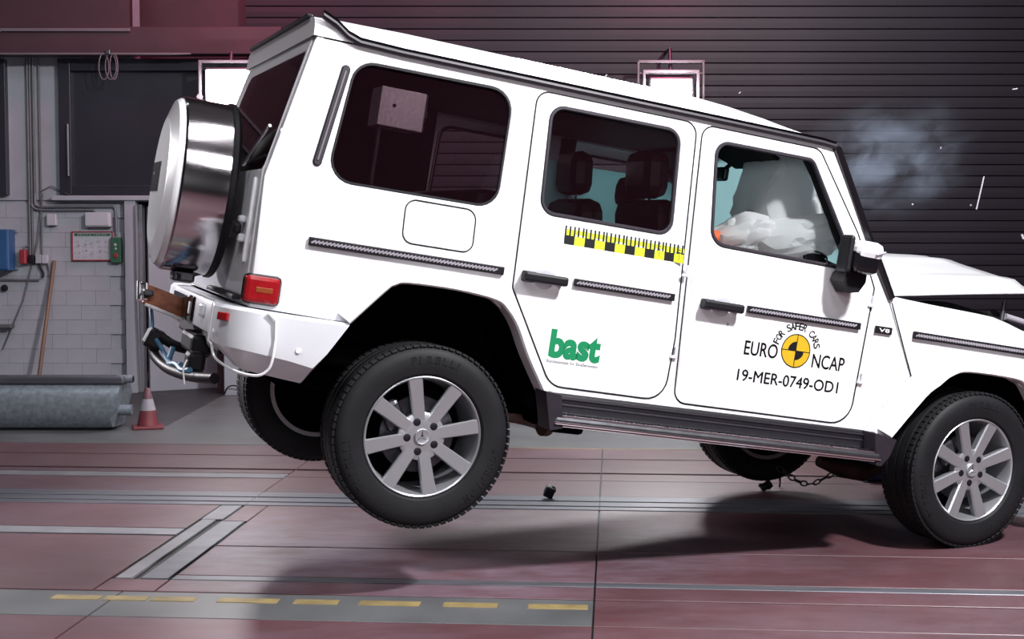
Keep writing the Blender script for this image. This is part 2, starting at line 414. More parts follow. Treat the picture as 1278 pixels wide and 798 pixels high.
WB = 14.0                                     # plane of the white back wall
wl = struct(box('wall_back', (-6.35, WB + .16, 2.2), (4.95, .28, 4.5), 'mortar'))
# painted blockwork of the lower wall, course by course
proto = None
bm = bmesh.new(); b_box(bm, (0, 0, 0), (.300, .03, .1485), .002); brick_me = bpy.data.meshes.new('brick')
bmesh.ops.recalc_face_normals(bm, faces=bm.faces); bm.to_mesh(brick_me); bm.free(); brick_me.materials.append(MATS['brick_paint'])
rb = random.Random(3)
for r in range(13):
    for c in range(11):
        x = -7.16 + c * .302 + (.151 if r % 2 else 0)
        if x > -4.03: continue
        o = link('brick', brick_me, None, wl, (x, WB + .012 + rb.uniform(-.0015, .0015), .075 + r * .15))
o = box('plaster', (-6.35, WB + .01, 2.73), (4.95, .03, 1.50), 'wall_paint', wl, .004)
o = box('plaster', (-8.1, WB + .01, .98), (1.5, .03, 1.95), 'wall_paint', wl, .004)
# slab of wall above the door and the jambs
struct(box('trim_1', (-3.90, WB + .02, 1.0), (.115, .24, 2.0), 'door_paint', None, .008))
dr = struct(empty('door_1', (-3.84, WB, 0)))
box('door_frame', (.02, .06, .97), (.035, .12, 1.94), 'grey_frame', dr, .003)
box('door_leaf', (.40, .30, .96), (.79, .05, 1.92), 'door_paint', dr, .004, rot=Matrix.Rotation(radians(33), 3, 'Z'))
bm = bmesh.new(); Rk = Matrix.Rotation(radians(33), 3, 'Z')
b_text(bm, 'K', lambda u, v: Vector((.40, .30, .96)) + Rk @ Vector((-.40 + .015 + u, -.0275, .43 + v)), bold=.02, height=.10)
plain(bm, 'lettering', 'black_ink', dr)
box('door_frame', (.40, .1, 1.99), (.85, .2, .05), 'grey_frame', dr, .004)
struct(box('wall_divider', (-2.98, WB + .2, 1.3), (.09, .6, 2.6), 'maroon_steel', None, .004))
struct(box('trim_2', (-2.78, WB - .15, .95), (.26, .35, 1.9), 'brick_paint', None, .01))
struct(box('wall_lintel', (-3.35, WB + .25, 2.3), (1.2, .45, .5), 'wall_paint'))
# dark windows in the upper wall
def dark_window(name, x0, x1, z0, z1, inner):
    wn = struct(empty(name, ((x0 + x1) / 2, WB, z0)))
    cx = (x0 + x1) / 2; W = x1 - x0; Hh = z1 - z0
    bm = bmesh.new()
    for c, s in (((-W / 2 + .06, 0, Hh / 2), (.12, .12, Hh)), ((W / 2 - .06, 0, Hh / 2), (.12, .12, Hh)), ((0, 0, .05), (W - .24, .12, .10)), ((0, 0, Hh - .06), (W - .24, .12, .12))):
        b_box(bm, (c[0], -.03, c[2]), s, .004)
    finish(bm, 'window_frame', 'dark_panel', wn)
    box('window_pane', (0, .0, Hh / 2), (W - .2, .05, Hh - .18), inner, wn)
    tube('window_handle', [(-W / 2 + .10, -.12, Hh * .14), (-W / 2 + .10, -.12, Hh * .52)], .012, 'conduit', wn)
    return wn
dark_window('window_1', -4.61, -2.45, 2.03, 3.41, 'dark_panel')
dark_window('window_2', -7.1, -5.15, 2.03, 3.41, 'dark_panel')
struct(box('trim_3', (-3.7, WB - .05, 2.00), (1.98, .14, .05), 'wall_paint', None, .006))
# steel beam above
struct(box('trim_4', (-5.6, WB - .22, 3.56), (6.6, .2, .27), 'maroon_steel', None, .006))
struct(box('trim_5', (-5.3, WB - .33, 3.425), (4.2, .03, .018), 'edge_light', None, .003))
struct(box('trim_6', (-5.0, WB - .34, 3.66), (2.4, .03, .03), 'edge_light', None, .003))
struct(box('wall_top', (-6.35, WB - .02, 3.98), (4.95, .10, 1.0), 'maroon_steel'))
struct(box('trim_7', (-6.1, WB - .34, 3.66), (1.9, .04, .09), 'conduit', None, .003))
# dark roller shutter, slat by slat
sh = struct(empty('door_2', (3.0, 14.45, 0)))
box('shutter_backing', (0, .06, 2.4), (11.6, .04, 4.8), 'rail_black', sh)
bm = bmesh.new()
prof = [(-.057, .004), (-.052, -.004), (.0, -.006), (.050, -.005), (.056, .002), (.056, .02), (-.057, .02)]
b_prism(bm, prof, -5.8, 5.8, lambda a, b, d: Vector((d, b, a))); bmesh.ops.recalc_face_normals(bm, faces=bm.faces)
slat_me = bpy.data.meshes.new('slat'); bm.to_mesh(slat_me); bm.free(); slat_me.materials.append(MATS['shutter_steel'])
for i in range(40): link('slat', slat_me, None, sh, (0, 0, .06 + i * .1185))
# the rest of the hall
struct(box('wall_left', (-9, 2, 3.4), (.2, 25, 6.8), 'hall_wall')); struct(box('wall_right', (12, 2, 3.4), (.2, 25, 6.8), 'hall_wall'))
struct(box('wall_front', (1.5, -10.4, 3.4), (21, .2, 6.8), 'hall_wall')); struct(box('ceiling', (1.5, 2, 6.85), (21, 25, .1), 'hall_ceiling'))
struct(box('wall_upper', (1.5, 14.75, 3.5), (21, .2, 6.7), 'maroon_steel'))

# ================================================================== THE CAR
Z0 = .3925
car = empty('car')
Mr = Matrix(((0.9223051107787371, -0.3560581643872788, 0.15025267453387692), (0.35597125179552463, 0.9340652059154472, 0.02840174278561957), (-0.15045846777947972, 0.027290560113249655, 0.9882395837053668)))
Tr = Vector((-0.70545829, 6.58851157, 0.73276938))
car.matrix_world = Matrix.Translation(Tr - Mr @ Vector((0, 0, Z0))) @ Mr.to_4x4()
tag(car, 'white boxy off-road car with its tail lifted off the floor', 'car')
CH = []                                       # direct children, raised by Z0 at the end
def P(o): CH.append(o); return o

rarch = [(.538, .25), (.515, .245), (.411, .398), (.345, .515), (.290, .580), (.225, .620), (.04, .638), (-.17, .636), (-.225, .62), (-.262, .590), (-.393, .437)]
out_side = rnd([(-.80, .448), (-.812, .98), (-.672, 1.585, .02), (1.86, 1.592, .02), (2.115, 1.17), (2.185, 1.05), (2.272, .905), (2.274, .889), (2.459, .545), (2.335, .385), (2.242, .25)]) + rarch
q_out = [(-.495, 1.525, .10), (.222, 1.532, .10), (.200, 1.008, .10), (-.566, 1.004, .10)]
rd_out = [(.330, 1.556, .06), (1.127, 1.556, .06), (1.139, .56), (1.128, .276, .10), (.562, .280, .10), (.318, .684, .03)]
fd_out = [(1.160, 1.556, .06), (1.80, 1.556, .07), (2.06, 1.188), (2.180, .94, .02), (2.143, .270, .11), (1.182, .275, .06)]
def grow(pts, d):
    return offs(ccw(rnd(pts)), -d)
flap = [(-.207, .985, .045), (.107, .985, .045), (.107, .803, .045), (-.207, .803, .045)]
FL = []
for sd in (-1, 1):
    P(panel('body_side', out_side, [rnd(q_out), grow(rd_out, .0035), grow(fd_out, .0035), grow(flap, .003)], 'white_paint', car, side=sd, thick=.03))
    FL.append(P(panel('fuel_flap', rnd(flap), [], 'white_paint', car, side=sd, thick=.012, rows=())))
# quarter windows
def seam(name, outl, parent, side=-1, off=.0018, r=.0032, closed=True):
    p = ccw(outl); p = offs(p, -off) if closed else p; pts = [Vector((x, side * (ys(z) + .0002), z)) for x, z in p]
    if closed: pts = pts + [pts[0]]
    return tube(name, pts, r, 'black_ink', parent, 6)
SEAM = [seam('flap_seal', rnd(flap), fl_, sd, .0015, .0024) for sd, fl_ in ((-1, FL[0]), (1, FL[1]))]
rq = rnd(q_out)
for sd in (-1, 1):
    g = P(panel('window_glass', offs(ccw(rq), .004), [], 'dark_glass', car, side=sd, thick=.004, ch=.001, proud=-.010, rows=(1.2,)))
    s = panel('window_seal', offs(ccw(rq), .001), [offs(ccw(rq), .011)], 'black_plastic', g, side=sd, thick=.014, ch=.002, proud=.001, rows=())

def hatch_strip(x0, x1, z, h, parent, name='trim_strip'):
    o = box(name, ((x0 + x1) / 2, -(ys(z) + .008), z), (x1 - x0, .018, h), 'black_plastic', parent, .004)
    bm = bmesh.new(); x = x0 + .018
    while x < x1 - .03:
        rot = Matrix.Rotation(radians(58), 3, 'Y')
        b_box(bm, (x, -(ys(z) + .018), z), (.007, .005, h * .62), .0, rot); x += .016
    finish(bm, 'trim_rib', 'grey_ink', o); return o
for a in ((-.60, .262), (2.433, 3.36)): P(hatch_strip(*a, .748, .036, car))
bd = P(box('badge', (2.256, -(ys(.747) + .006), .747), (.096, .014, .036), 'black_plastic', car, .004))
bm = bmesh.new(); b_text(bm, 'V8', lambda u, v: (2.225 + u, -(ys(.747) + .0138), .738 + v), bold=.01, height=.018, width=.062); plain(bm, 'lettering', 'white_ink', bd)

def handle(x0, x1, z, parent):
    h = box('door_handle', ((x0 + x1) / 2 + .002, -(ys(z) + .043), z), (x1 - x0, .026, .042), 'black_plastic', parent, .011)
    box('handle_mount', (x0 + .035, -(ys(z) + .016), z), (.06, .042, .048), 'black_plastic', h, .008)
    box('handle_mount', (x1 - .022, -(ys(z) + .016), z), (.035, .042, .036), 'black_plastic', h, .008)
    lathe('handle_bowl', [(.0001, -.006), (.03, -.006), (.047, -.003), (.051, 0)], 'bowl_shade_grey', h, 28, 'y', loc=((x0 + x1) / 2 + .01, -(ys(z) + .0005), z + .004))
    lathe('lock', [(.0001, -.003), (.006, -.003), (.007, 0)], 'bright_metal', h, 14, 'y', loc=(x0 + .035, -(ys(z) + .0365), z + .002))
    return h
def door_mesh(outl, win, sd, trims, hx, hand):
    ro = rnd(outl); rw = rnd(win)
    d = P(panel('door', ro, [rw], 'white_paint', car, side=sd, thick=.035))
    seam('door_seal', ro, d, sd)
    panel('window_seal', offs(ccw(rw), -.002), [offs(ccw(rw), .015)], 'grey_rubber', d, side=sd, thick=.02, ch=.004, proud=.006, rows=())
    panel('window_glass', offs(ccw(rw), .012), [], 'tinted_glass' if outl is rd_out else 'clear_glass', d, side=sd, thick=.004, ch=.001, proud=-.008, rows=(1.25,))
    if sd < 0:
        hatch_strip(*trims, .748, .034, d); handle(*hand, .742, d)
    for z in (.875, .50):
        x = hx
        b = bmesh.new(); yy = sd * (ys(z) + .006)
        b_box(b, (x + .012, yy, z), (.016, .016, .055), .004); b_box(b, (x + .002, yy, z - .02), (.03, .012, .014), .003)
        finish(b, 'hinge', 'silver_paint', d)
    return d
rwin = [(.398, 1.508, .07), (1.052, 1.512, .07), (1.056, 1.022, .07), (.398, 1.022, .07)]
fwin = [(1.234, 1.500, .07), (1.772, 1.505, .05), (2.030, 1.088, .05), (2.018, 1.006, .04), (1.258, 1.014, .08)]
DR = DF = None
for sd in (-1, 1):
    d1 = door_mesh(rd_out, rwin, sd, (.598, 1.10), 1.140, (.343, .552))
    d2 = door_mesh(fd_out, fwin, sd, (1.487, 2.118), 2.165, (1.236, 1.446))
    if sd < 0: DR, DF = d1, d2
lathe('lock', [(.0001, -.003), (.005, -.003), (.006, 0)], 'grey_ink', DF, 14, 'y', loc=(1.40, -.8805, .665))

# --- writing and marks on the doors (thin film, 0.6 mm proud)
def side_tf(x0, z0, slant=0, rot=0):
    c, s = cos(rot), sin(rot)
    def f(u, v):
        x = x0 + u * c - v * s; z = z0 + u * s + v * c
        return Vector((x, -(ys(z) + .0009), z))
    return f
bm = bmesh.new(); b_text(bm, 'bast', side_tf(.529, .403), bold=.050, width=.250, height=.128); plain(bm, 'lettering', 'green_ink', DR)
bm = bmesh.new(); b_text(bm, 'Bundesanstalt für Straßenwesen', side_tf(.527, .382), width=.250, height=.014); plain(bm, 'lettering', 'black_ink', DR)
bm = bmesh.new(); b_text3(bm, 'EURO', side_tf(1.508, .537), width=.180, height=.066); plain(bm, 'lettering', 'black_ink', DF); bm = bmesh.new(); b_text3(bm, 'NCAP', side_tf(1.885, .520), width=.182, height=.066)
plain(bm, 'lettering', 'black_ink', DF); bm = bmesh.new(); b_text3(bm, '19-MER-0749-OD1', side_tf(1.492, .413), width=.560, height=.054)
plain(bm, 'lettering', 'black_ink', DF); bm = bmesh.new()
txt = 'FOR SAFER CARS'; n = len(txt); cx, cz = 1.786, .587
for i, ch in enumerate(txt):
    if ch == ' ': continue
    a = radians(163 - i * (146 / (n - 1)))
    R0 = .100
    hw = .0125
    b_text3(bm, ch, side_tf(cx + R0 * cos(a) - hw * cos(a - pi / 2), cz + R0 * sin(a) - hw * sin(a - pi / 2), 0, a - pi / 2), .001, width=.0215, height=.034)
plain(bm, 'lettering', 'black_ink', DF)
def disc(bm, r0, r1, a0, a1, c, d, seg=40):
    n = max(2, int(seg * abs(a1 - a0) / (2 * pi)))
    def p(r, a): x = c[0] + r * cos(a); z = c[1] + r * sin(a); return bm.verts.new(Vector((x, -(ys(z) + d), z)))
    for i in range(n):
        u, v = a0 + (a1 - a0) * i / n, a0 + (a1 - a0) * (i + 1) / n
        if r0 > 1e-6: bm.faces.new((p(r0, u), p(r1, u), p(r1, v), p(r0, v)))
        else: bm.faces.new((p(0, u), p(r1, u), p(r1, v)))
for m_, q in (('yellow_ink', [(0, .079, 0, 2 * pi, .0008)]), ('black_ink', [(.076, .081, 0, 2 * pi, .0013), (0, .044, pi / 2, pi, .0011), (0, .044, -pi / 2, 0, .0011)])):
    bm = bmesh.new()
    for r0, r1, a0, a1, d in q: disc(bm, r0, r1, a0, a1, (cx, cz), d)
    if m_ == 'black_ink':
        for (w_, h_) in ((.158, .004), (.004, .158)): b_box(bm, (cx, -(.88 + .0009), cz), (w_, .0009, h_))
    plain(bm, 'roundel', m_, DF)
# measuring scale: ticks over alternating squares
def rect(bm, x0, x1, z0, z1, d=.0009):
    bm.faces.new([bm.verts.new(Vector((x, -(ys(z) + d), z))) for x, z in ((x0, z0), (x1, z0), (x1, z1), (x0, z1))])
bl, ly, wh = bmesh.new(), bmesh.new(), bmesh.new()
for i in range(12):
    x = .528 + i * .0500
    rect(bl if i % 2 == 0 else ly, x, x + .0495, .908, .948)
    if i % 2 == 0: rect(ly, x, x + .05, .948, .962, .0008)
    for k in range(3 if i % 2 == 0 else 2):
        xx = x + (.0 if i % 2 == 0 else .012) + k * (.0215 if i % 2 == 0 else .0235); rect(bl, xx, xx + .0085, .946, .990)
rect(ly, .530, 1.128, .955, .975, .0007)
for xx in (.998, 1.100):
    for k in range(5): b_text(bl, str((3 + k) % 10), side_tf(xx, .975 - k * .014), bold=.04, height=.011)
plain(bl, 'scale_mark', 'black_ink', DR); plain(ly, 'scale_mark', 'lime_ink', DR)

# --- vent strip on the rear pillar
def caps(x0, z0, x1, z1, r, n=8):
    a = atan2(z1 - z0, x1 - x0); out = []
    for k in range(n + 1): t = a - pi / 2 + pi * k / n; out.append((x1 + r * cos(t), z1 + r * sin(t)))
    for k in range(n + 1): t = a + pi / 2 + pi * k / n; out.append((x0 + r * cos(t), z0 + r * sin(t)))
    return out
v = P(panel('vent_strip', caps(-.606, 1.075, -.533, 1.475, .019), [], 'grey_rubber', car, thick=.02, proud=.010, ch=.006, rows=()))
panel('vent_ridge', caps(-.606, 1.085, -.535, 1.465, .004), [], 'edge_light', v, thick=.006, proud=.014, ch=.001, rows=())

# --- roof with gutter
def hh(x):
    pts = [(-.72, .085), (-.5, .10), (1.1, .100), (1.3, .088), (1.5, .066), (1.7, .036), (1.87, .006)]
    if x <= pts[0][0]: return pts[0][1]
    for (a, b), (c, d) in zip(pts, pts[1:]):
        if x <= c: return b + (d - b) * (x - a) / (c - a)
    return pts[-1][1]
bm = bmesh.new(); rings = []
xs = [-.685, -.66, -.6, -.3, .2, .7, 1.1, 1.3, 1.5, 1.7, 1.8, 1.87]
for x in xs:
    h = hh(x); half = [(.797, 0), (.792, .45), (.775, .75), (.74, .93), (.68, 1.0), (.4, 1.04 + .1), (0, 1.2)]
    sec = [(-y, 1.590 + h * f) for y, f in half] + [(y, 1.590 + h * f) for y, f in reversed(half[:-1])]
    rings.append([bm.verts.new((x, y, z)) for y, z in sec])
for a, b in zip(rings, rings[1:]):
    for k in range(len(a) - 1): bm.faces.new((a[k], a[k + 1], b[k + 1], b[k]))
bm.faces.new(rings[0]); bm.faces.new(rings[-1])
roof = P(finish(bm, 'roof', 'white_paint', car, None, True, 30))
box('roof_edge', (-.69, 0, 1.684), (.025, 1.36, .016), 'black_plastic', roof, .005)
for sd in (-1, 1):
    bm = bmesh.new()
    path = [(-.66, 1.680), (-.60, 1.655), (-.545, 1.618), (-.49, 1.600), (-.3, 1.594), (.5, 1.594), (1.4, 1.594), (1.80, 1.594), (1.88, 1.588)]
    pr = [(.0, -.017), (.022, -.017), (.030, -.006), (.026, .004), (.014, .004), (.014, .012), (.024, .017), (0, .017)]
    rr = []
    for x, z in path: rr.append([bm.verts.new((x, sd * (.788 + a), z + b)) for a, b in pr])
    for a, b in zip(rr, rr[1:]):
        for k in range(len(pr)): bm.faces.new((a[k], a[(k + 1) % len(pr)], b[(k + 1) % len(pr)], b[k]))
    bm.faces.new(rr[0]); bm.faces.new(rr[-1])
    P(finish(bm, 'rain_gutter', 'grey_rubber', car, None, True, 30))

# --- tail: rear frame, tailgate, glass
def rx(z): return -.806 if z < 1.0 else -.806 + (z - 1.0) * .232
def rear_tf(d): return lambda y, z: Vector((rx(z) - d, y, z))
def b_rear(bm, outer, holes, d0, thick, ch=.003, rows=(1.0,)):
    outer = ccw(outer); holes = [ccw(h) for h in holes]; O1 = offs(outer, ch); H1 = [offs(h, -ch) for h in holes]
    pts = []; edges = []
    for lp in [O1] + H1:
        s = len(pts); pts += lp; edges += [(s + i, s + (i + 1) % len(lp)) for i in range(len(lp))]
    for z in rows:
        y = -.75
        while y < .76:
            if inside(O1, y, z) and not any(inside(h, y, z) for h in H1): pts.append((y, z))
            y += .1
    vs, es, fs, *_ = delaunay_2d_cdt([Vector(p) for p in pts], edges, [], 0, 1e-6)
    V = [bm.verts.new((rx(q.y) - d0, q.x, q.y)) for q in vs]
    for f in fs:
        cx_ = sum(vs[i].x for i in f) / 3; cy_ = sum(vs[i].y for i in f) / 3
        if inside(O1, cx_, cy_) and not any(inside(h, cx_, cy_) for h in H1):
            try: bm.faces.new([V[i] for i in f])
            except ValueError: pass
    for a, b in [(O1, outer)] + list(zip(H1, holes)):
        n = len(a); r0 = [bm.verts.new((rx(z) - d0, y, z)) for y, z in a]; r1 = [bm.verts.new((rx(z) - d0 + ch, y, z)) for y, z in b]; r2 = [bm.verts.new((rx(z) - d0 + thick, y, z)) for y, z in b]
        for i in range(n):
            j = (i + 1) % n; bm.faces.new((r0[i], r0[j], r1[j], r1[i])); bm.faces.new((r1[i], r1[j], r2[j], r2[i]))
    bmesh.ops.remove_doubles(bm, verts=bm.verts, dist=1e-5)
gate_o = rnd([(-.79, .455, .02), (.79, .455, .02), (.775, 1.0), (.715, 1.60, .03), (-.715, 1.60, .03), (-.775, 1.0)])
glass_o = rnd([(-.765, 1.015, .03), (.70, 1.015, .06), (.62, 1.535, .06), (-.695, 1.535, .03)])
bm = bmesh.new(); b_rear(bm, [(-.868, .45), (.868, .45), (.855, 1.0), (.79, 1.60), (.74, 1.665), (-.74, 1.665), (-.79, 1.60), (-.855, 1.0)], [offs(ccw(gate_o), -.003)], .0, .03)
P(finish(bm, 'rear_frame', 'white_paint', car, None, True, 25))
bm = bmesh.new(); b_rear(bm, gate_o, [glass_o], .004, .035); gate = P(finish(bm, 'tailgate', 'white_paint', car, None, True, 25))
bm = bmesh.new(); b_rear(bm, offs(ccw(glass_o), .003), [], .003, .005, .001); gl = finish(bm, 'window_glass', 'tinted_glass', gate)
tube('wiper', [(-.845, -.50, 1.03), (-.800, -.62, 1.16), (-.79, -.69, 1.20)], .008, 'bright_metal', gate, 8)
tube('wiper_blade', [(-.80, -.40, 1.045), (-.785, -.70, 1.075)], .009, 'black_plastic', gate, 8)
h = box('door_handle', (-.845, -.575, .757), (.03, .075, .045), 'black_plastic', gate, .01)
box('handle_mount', (-.825, -.55, .80), (.03, .05, .03), 'silver_paint', gate, .008)
box('handle_mount', (-.825, -.585, .72), (.03, .05, .035), 'silver_paint', gate, .008)
for z in (.93, .60):
    box('hinge', (-.826, .60, z), (.05, .16, .05), 'silver_paint', gate, .01)
box('gate_ridge', (-.812, -.66, .80), (.016, .018, .36), 'white_paint', gate, .006)
box('gate_step', (-.83, -.40, .475), (.05, .72, .02), 'black_plastic', gate, .006)

# --- spare wheel cover
sx, sy_, sz = -.875, -.095, .918
sp = P(lathe('spare_wheel_cover', [(.385, .0), (.392, -.012), (.392, -.205), (.386, -.214), (.378, -.214)], 'brushed_chrome', car, 72, 'x', (0, 0, 0), (sx, sy_, sz), 30))
lathe('cover_disc', [(.3825, -.203), (.3815, -.222), (.368, -.240), (.300, -.262), (.285, -.266), (.27, -.266), (.0001, -.268)], 'white_paint', sp, 72, 'x')
lathe('cover_rim', [(.392, .022), (.400, .012), (.400, -.006), (.390, -.010)], 'black_plastic', sp, 72, 'x')
lathe('cover_back', [(.0001, .030), (.38, .028), (.392, .022)], 'black_plastic', sp, 48, 'x')
box('cover_badge', (-.2695, .09, .02), (.006, .27, .135), 'black_gloss', sp, .002)
bm = bmesh.new(); b_text(bm, 'SRS', lambda u, v: (-.273, .17 - u, .03 + v), height=.012, width=.03); plain(bm, 'badge_mark', 'grey_ink', sp)
tube('cover_bracket', [(.05, .0, -.2), (.02, -.03, -.36), (-.10, -.05, -.40), (-.14, -.12, -.41)], .018, 'dark_steel', sp, 8)
b = box('cover_clamp', (-.11, -.07, -.408), (.10, .10, .045), 'dark_steel', sp, .012)
lathe('wheel_carrier', [(.11, .06), (.14, .02)], 'dark_steel', sp, 24, 'x')

# --- tail lamp
for sd in (-1, 1):
    tl = P(box('tail_lamp', (-.762, sd * .885, .522), (.145, .05, .112), 'red_lens', car, .018))
    box('lamp_bezel', (-.762, sd * .878, .522), (.158, .046, .124), 'black_gloss', tl, .02)
    box('lamp_lens', (-.755, sd * .909, .522), (.07, .006, .022), 'amber_lens', tl, .002)
    box('lamp_lens', (-.83, sd * .872, .522), (.012, .05, .1), 'red_lens', tl, .004)

# --- rear bumper
bm = bmesh.new()
# corner blocks: rings swept from the wheel arch round the corner to the tail
def ring(x, y, nx, ny, top, bot, drop):
    # outward normal (nx, ny); section: upper shelf, face, tucked lower band
    sec = [(-.10, top), (-.012, top), (0, top - .014), (.004, (top + bot) / 2), (0, bot + .085), (-.095, bot + .008), (-.10, bot), (-.12, bot)]
    return [bm.verts.new((x + nx * a, y + ny * a, z)) for a, z in sec]
for sd in (-1, 1):
    st = []
    st.append([bm.verts.new((xx, sd * yy, zz)) for xx, yy, zz in ((-.39, .80, .436), (-.39, .93, .436), (-.395, .943, .425), (-.47, .947, .30), (-.520, .943, .235), (-.548, .915, .175), (-.553, .90, .165), (-.553, .84, .165))])
    path = [(-.62, .944, 0, 1, .438, .168), (-.74, .938, 0, 1, .441, .182), (-.80, .925, -.25, .97, .443, .188), (-.865, .89, -.7, .7, .443, .192), (-.902, .83, -.96, .27, .443, .195), (-.915, .74, -1, 0, .443, .20), (-.915, .66, -1, 0, .443, .215), (-.905, .625, -1, -.1, .443, .26)]
    for x, y, nx, ny, t, b_, in path: st.append(ring(x, sd * y, nx, sd * ny, t, b_, 0))
    for a, b in zip(st, st[1:]):
        for k in range(len(a)): bm.faces.new((a[k], a[(k + 1) % 8], b[(k + 1) % 8], b[k]))
    bm.faces.new(st[0]); bm.faces.new(st[-1])
b_box(bm, (-.855, 0, .368), (.10, 1.27, .14), .012)
b_box(bm, (-.84, 0, .43), (.06, 1.3, .02), .004)
bump = P(finish(bm, 'bumper', 'silver_paint', car, None, True, 35))
box('bumper_valance', (-.80, 0, .265), (.12, 1.30, .09), 'black_plastic', bump, .015)
box('number_plate_recess', (-.908, .33, .36), (.012, .52, .11), 'black_gloss', bump, .003)
b = box('fog_lamp', (-.910, -.05, .368), (.014, .13, .115), 'black_gloss', bump, .006); 
box('reflector', (-.919, -.05, .370), (.006, .035, .055), 'white_ink', bump, .002)
box('bumper_pad', (-.91, -.40, .385), (.03, .06, .06), 'silver_paint', bump, .012)
box('reflector', (-.892, -.862, .395), (.03, .05, .032), 'red_lens', bump, .004, Matrix.Rotation(radians(45), 3, 'Z'))
for x in (-.59,): lathe('parking_sensor', [(.0001, -.004), (.011, -.004), (.013, 0)], 'white_paint', bump, 20, 'y', loc=(x, -.9485, .30))
lathe('parking_sensor', [(.0001, -.004), (.010, -.004), (.012, 0)], 'white_paint', bump, 20, 'x', loc=(-.917, -.80, .325))
tube('ring_tape', [( -.9195 + .155 * 0, -.73, .44)] + [(-.919 + max(0, t) * .0, -.73, .44 - t * .01) for t in range(1, 17)] + spline([(-.905, -.73, .27), (-.885, -.76, .215), (-.82, -.87, .182), (-.74, -.93, .178), (-.70, -.948, .21), (-.69, -.955, .26)], 6) + [(-.69, -.952, .34), (-.70, -.952, .41), (-.735, -.947, .435)], .006, 'white_paint', bump, 6)
# bent number plate and tow hitch
pl = P(box('number_plate', (-.995, .24, .368), (.20, .12, .010), 'plate_orange', car, .003, Matrix.Rotation(radians(14), 3, 'Y') @ Matrix.Rotation(radians(48), 3, 'X')))
tube('plate_frame', [(-1.09, .20, .365), (-1.09, .28, .435), (-1.12, .30, .44), (-1.12, .19, .36)], .011, 'bright_metal', pl, 8)
box('plate_clip', (-1.08, .24, .40), (.05, .1, .03), 'dark_steel', pl, .008)
tube('plate_edge', [(-.905, .195, .295), (-1.09, .195, .345)], .008, 'white_paint', pl, 6)
th = P(tube('tow_bar', spline([(-.80, .0, .17), (-.92, .12, .17), (-1.0, .21, .20), (-1.02, .24, .17), (-1.01, .20, .11), (-.97, .04, .075), (-.93, -.25, .08), (-.90, -.50, .10), (-.86, -.66, .12)], 5), .024, 'black_plastic', car, 10))
box('tow_coupling', (-1.02, .23, .185), (.09, .10, .10), 'black_plastic', th, .02, Matrix.Rotation(radians(20), 3, 'Y'))
box('tow_bracket', (-.87, -.1, .22), (.10, .34, .09), 'black_plastic', th, .02)
box('tow_bracket', (-.90, -.32, .15), (.08, .12, .09), 'black_plastic', th, .02)
c = tube('cable', spline([(-1.05, .33, .35), (-1.04, .26, .27), (-1.03, .22, .21), (-.99, .12, .15), (-.97, .02, .11), (-.95, -.1, .105), (-.94, -.2, .12)], 6), .011, 'blue_cable', th, 8)
tube('cable', spline([(-.95, .06, .17), (-.965, .02, .10), (-.95, -.12, .11), (-.94, -.26, .10), (-.93, -.42, .12)], 6), .013, 'blue_cable', th, 8)
tube('cable_tie', spline([(-.945, -.40, .16), (-.96, -.44, .12), (-.95, -.47, .06)], 5), .004, 'white_ink', th, 6)

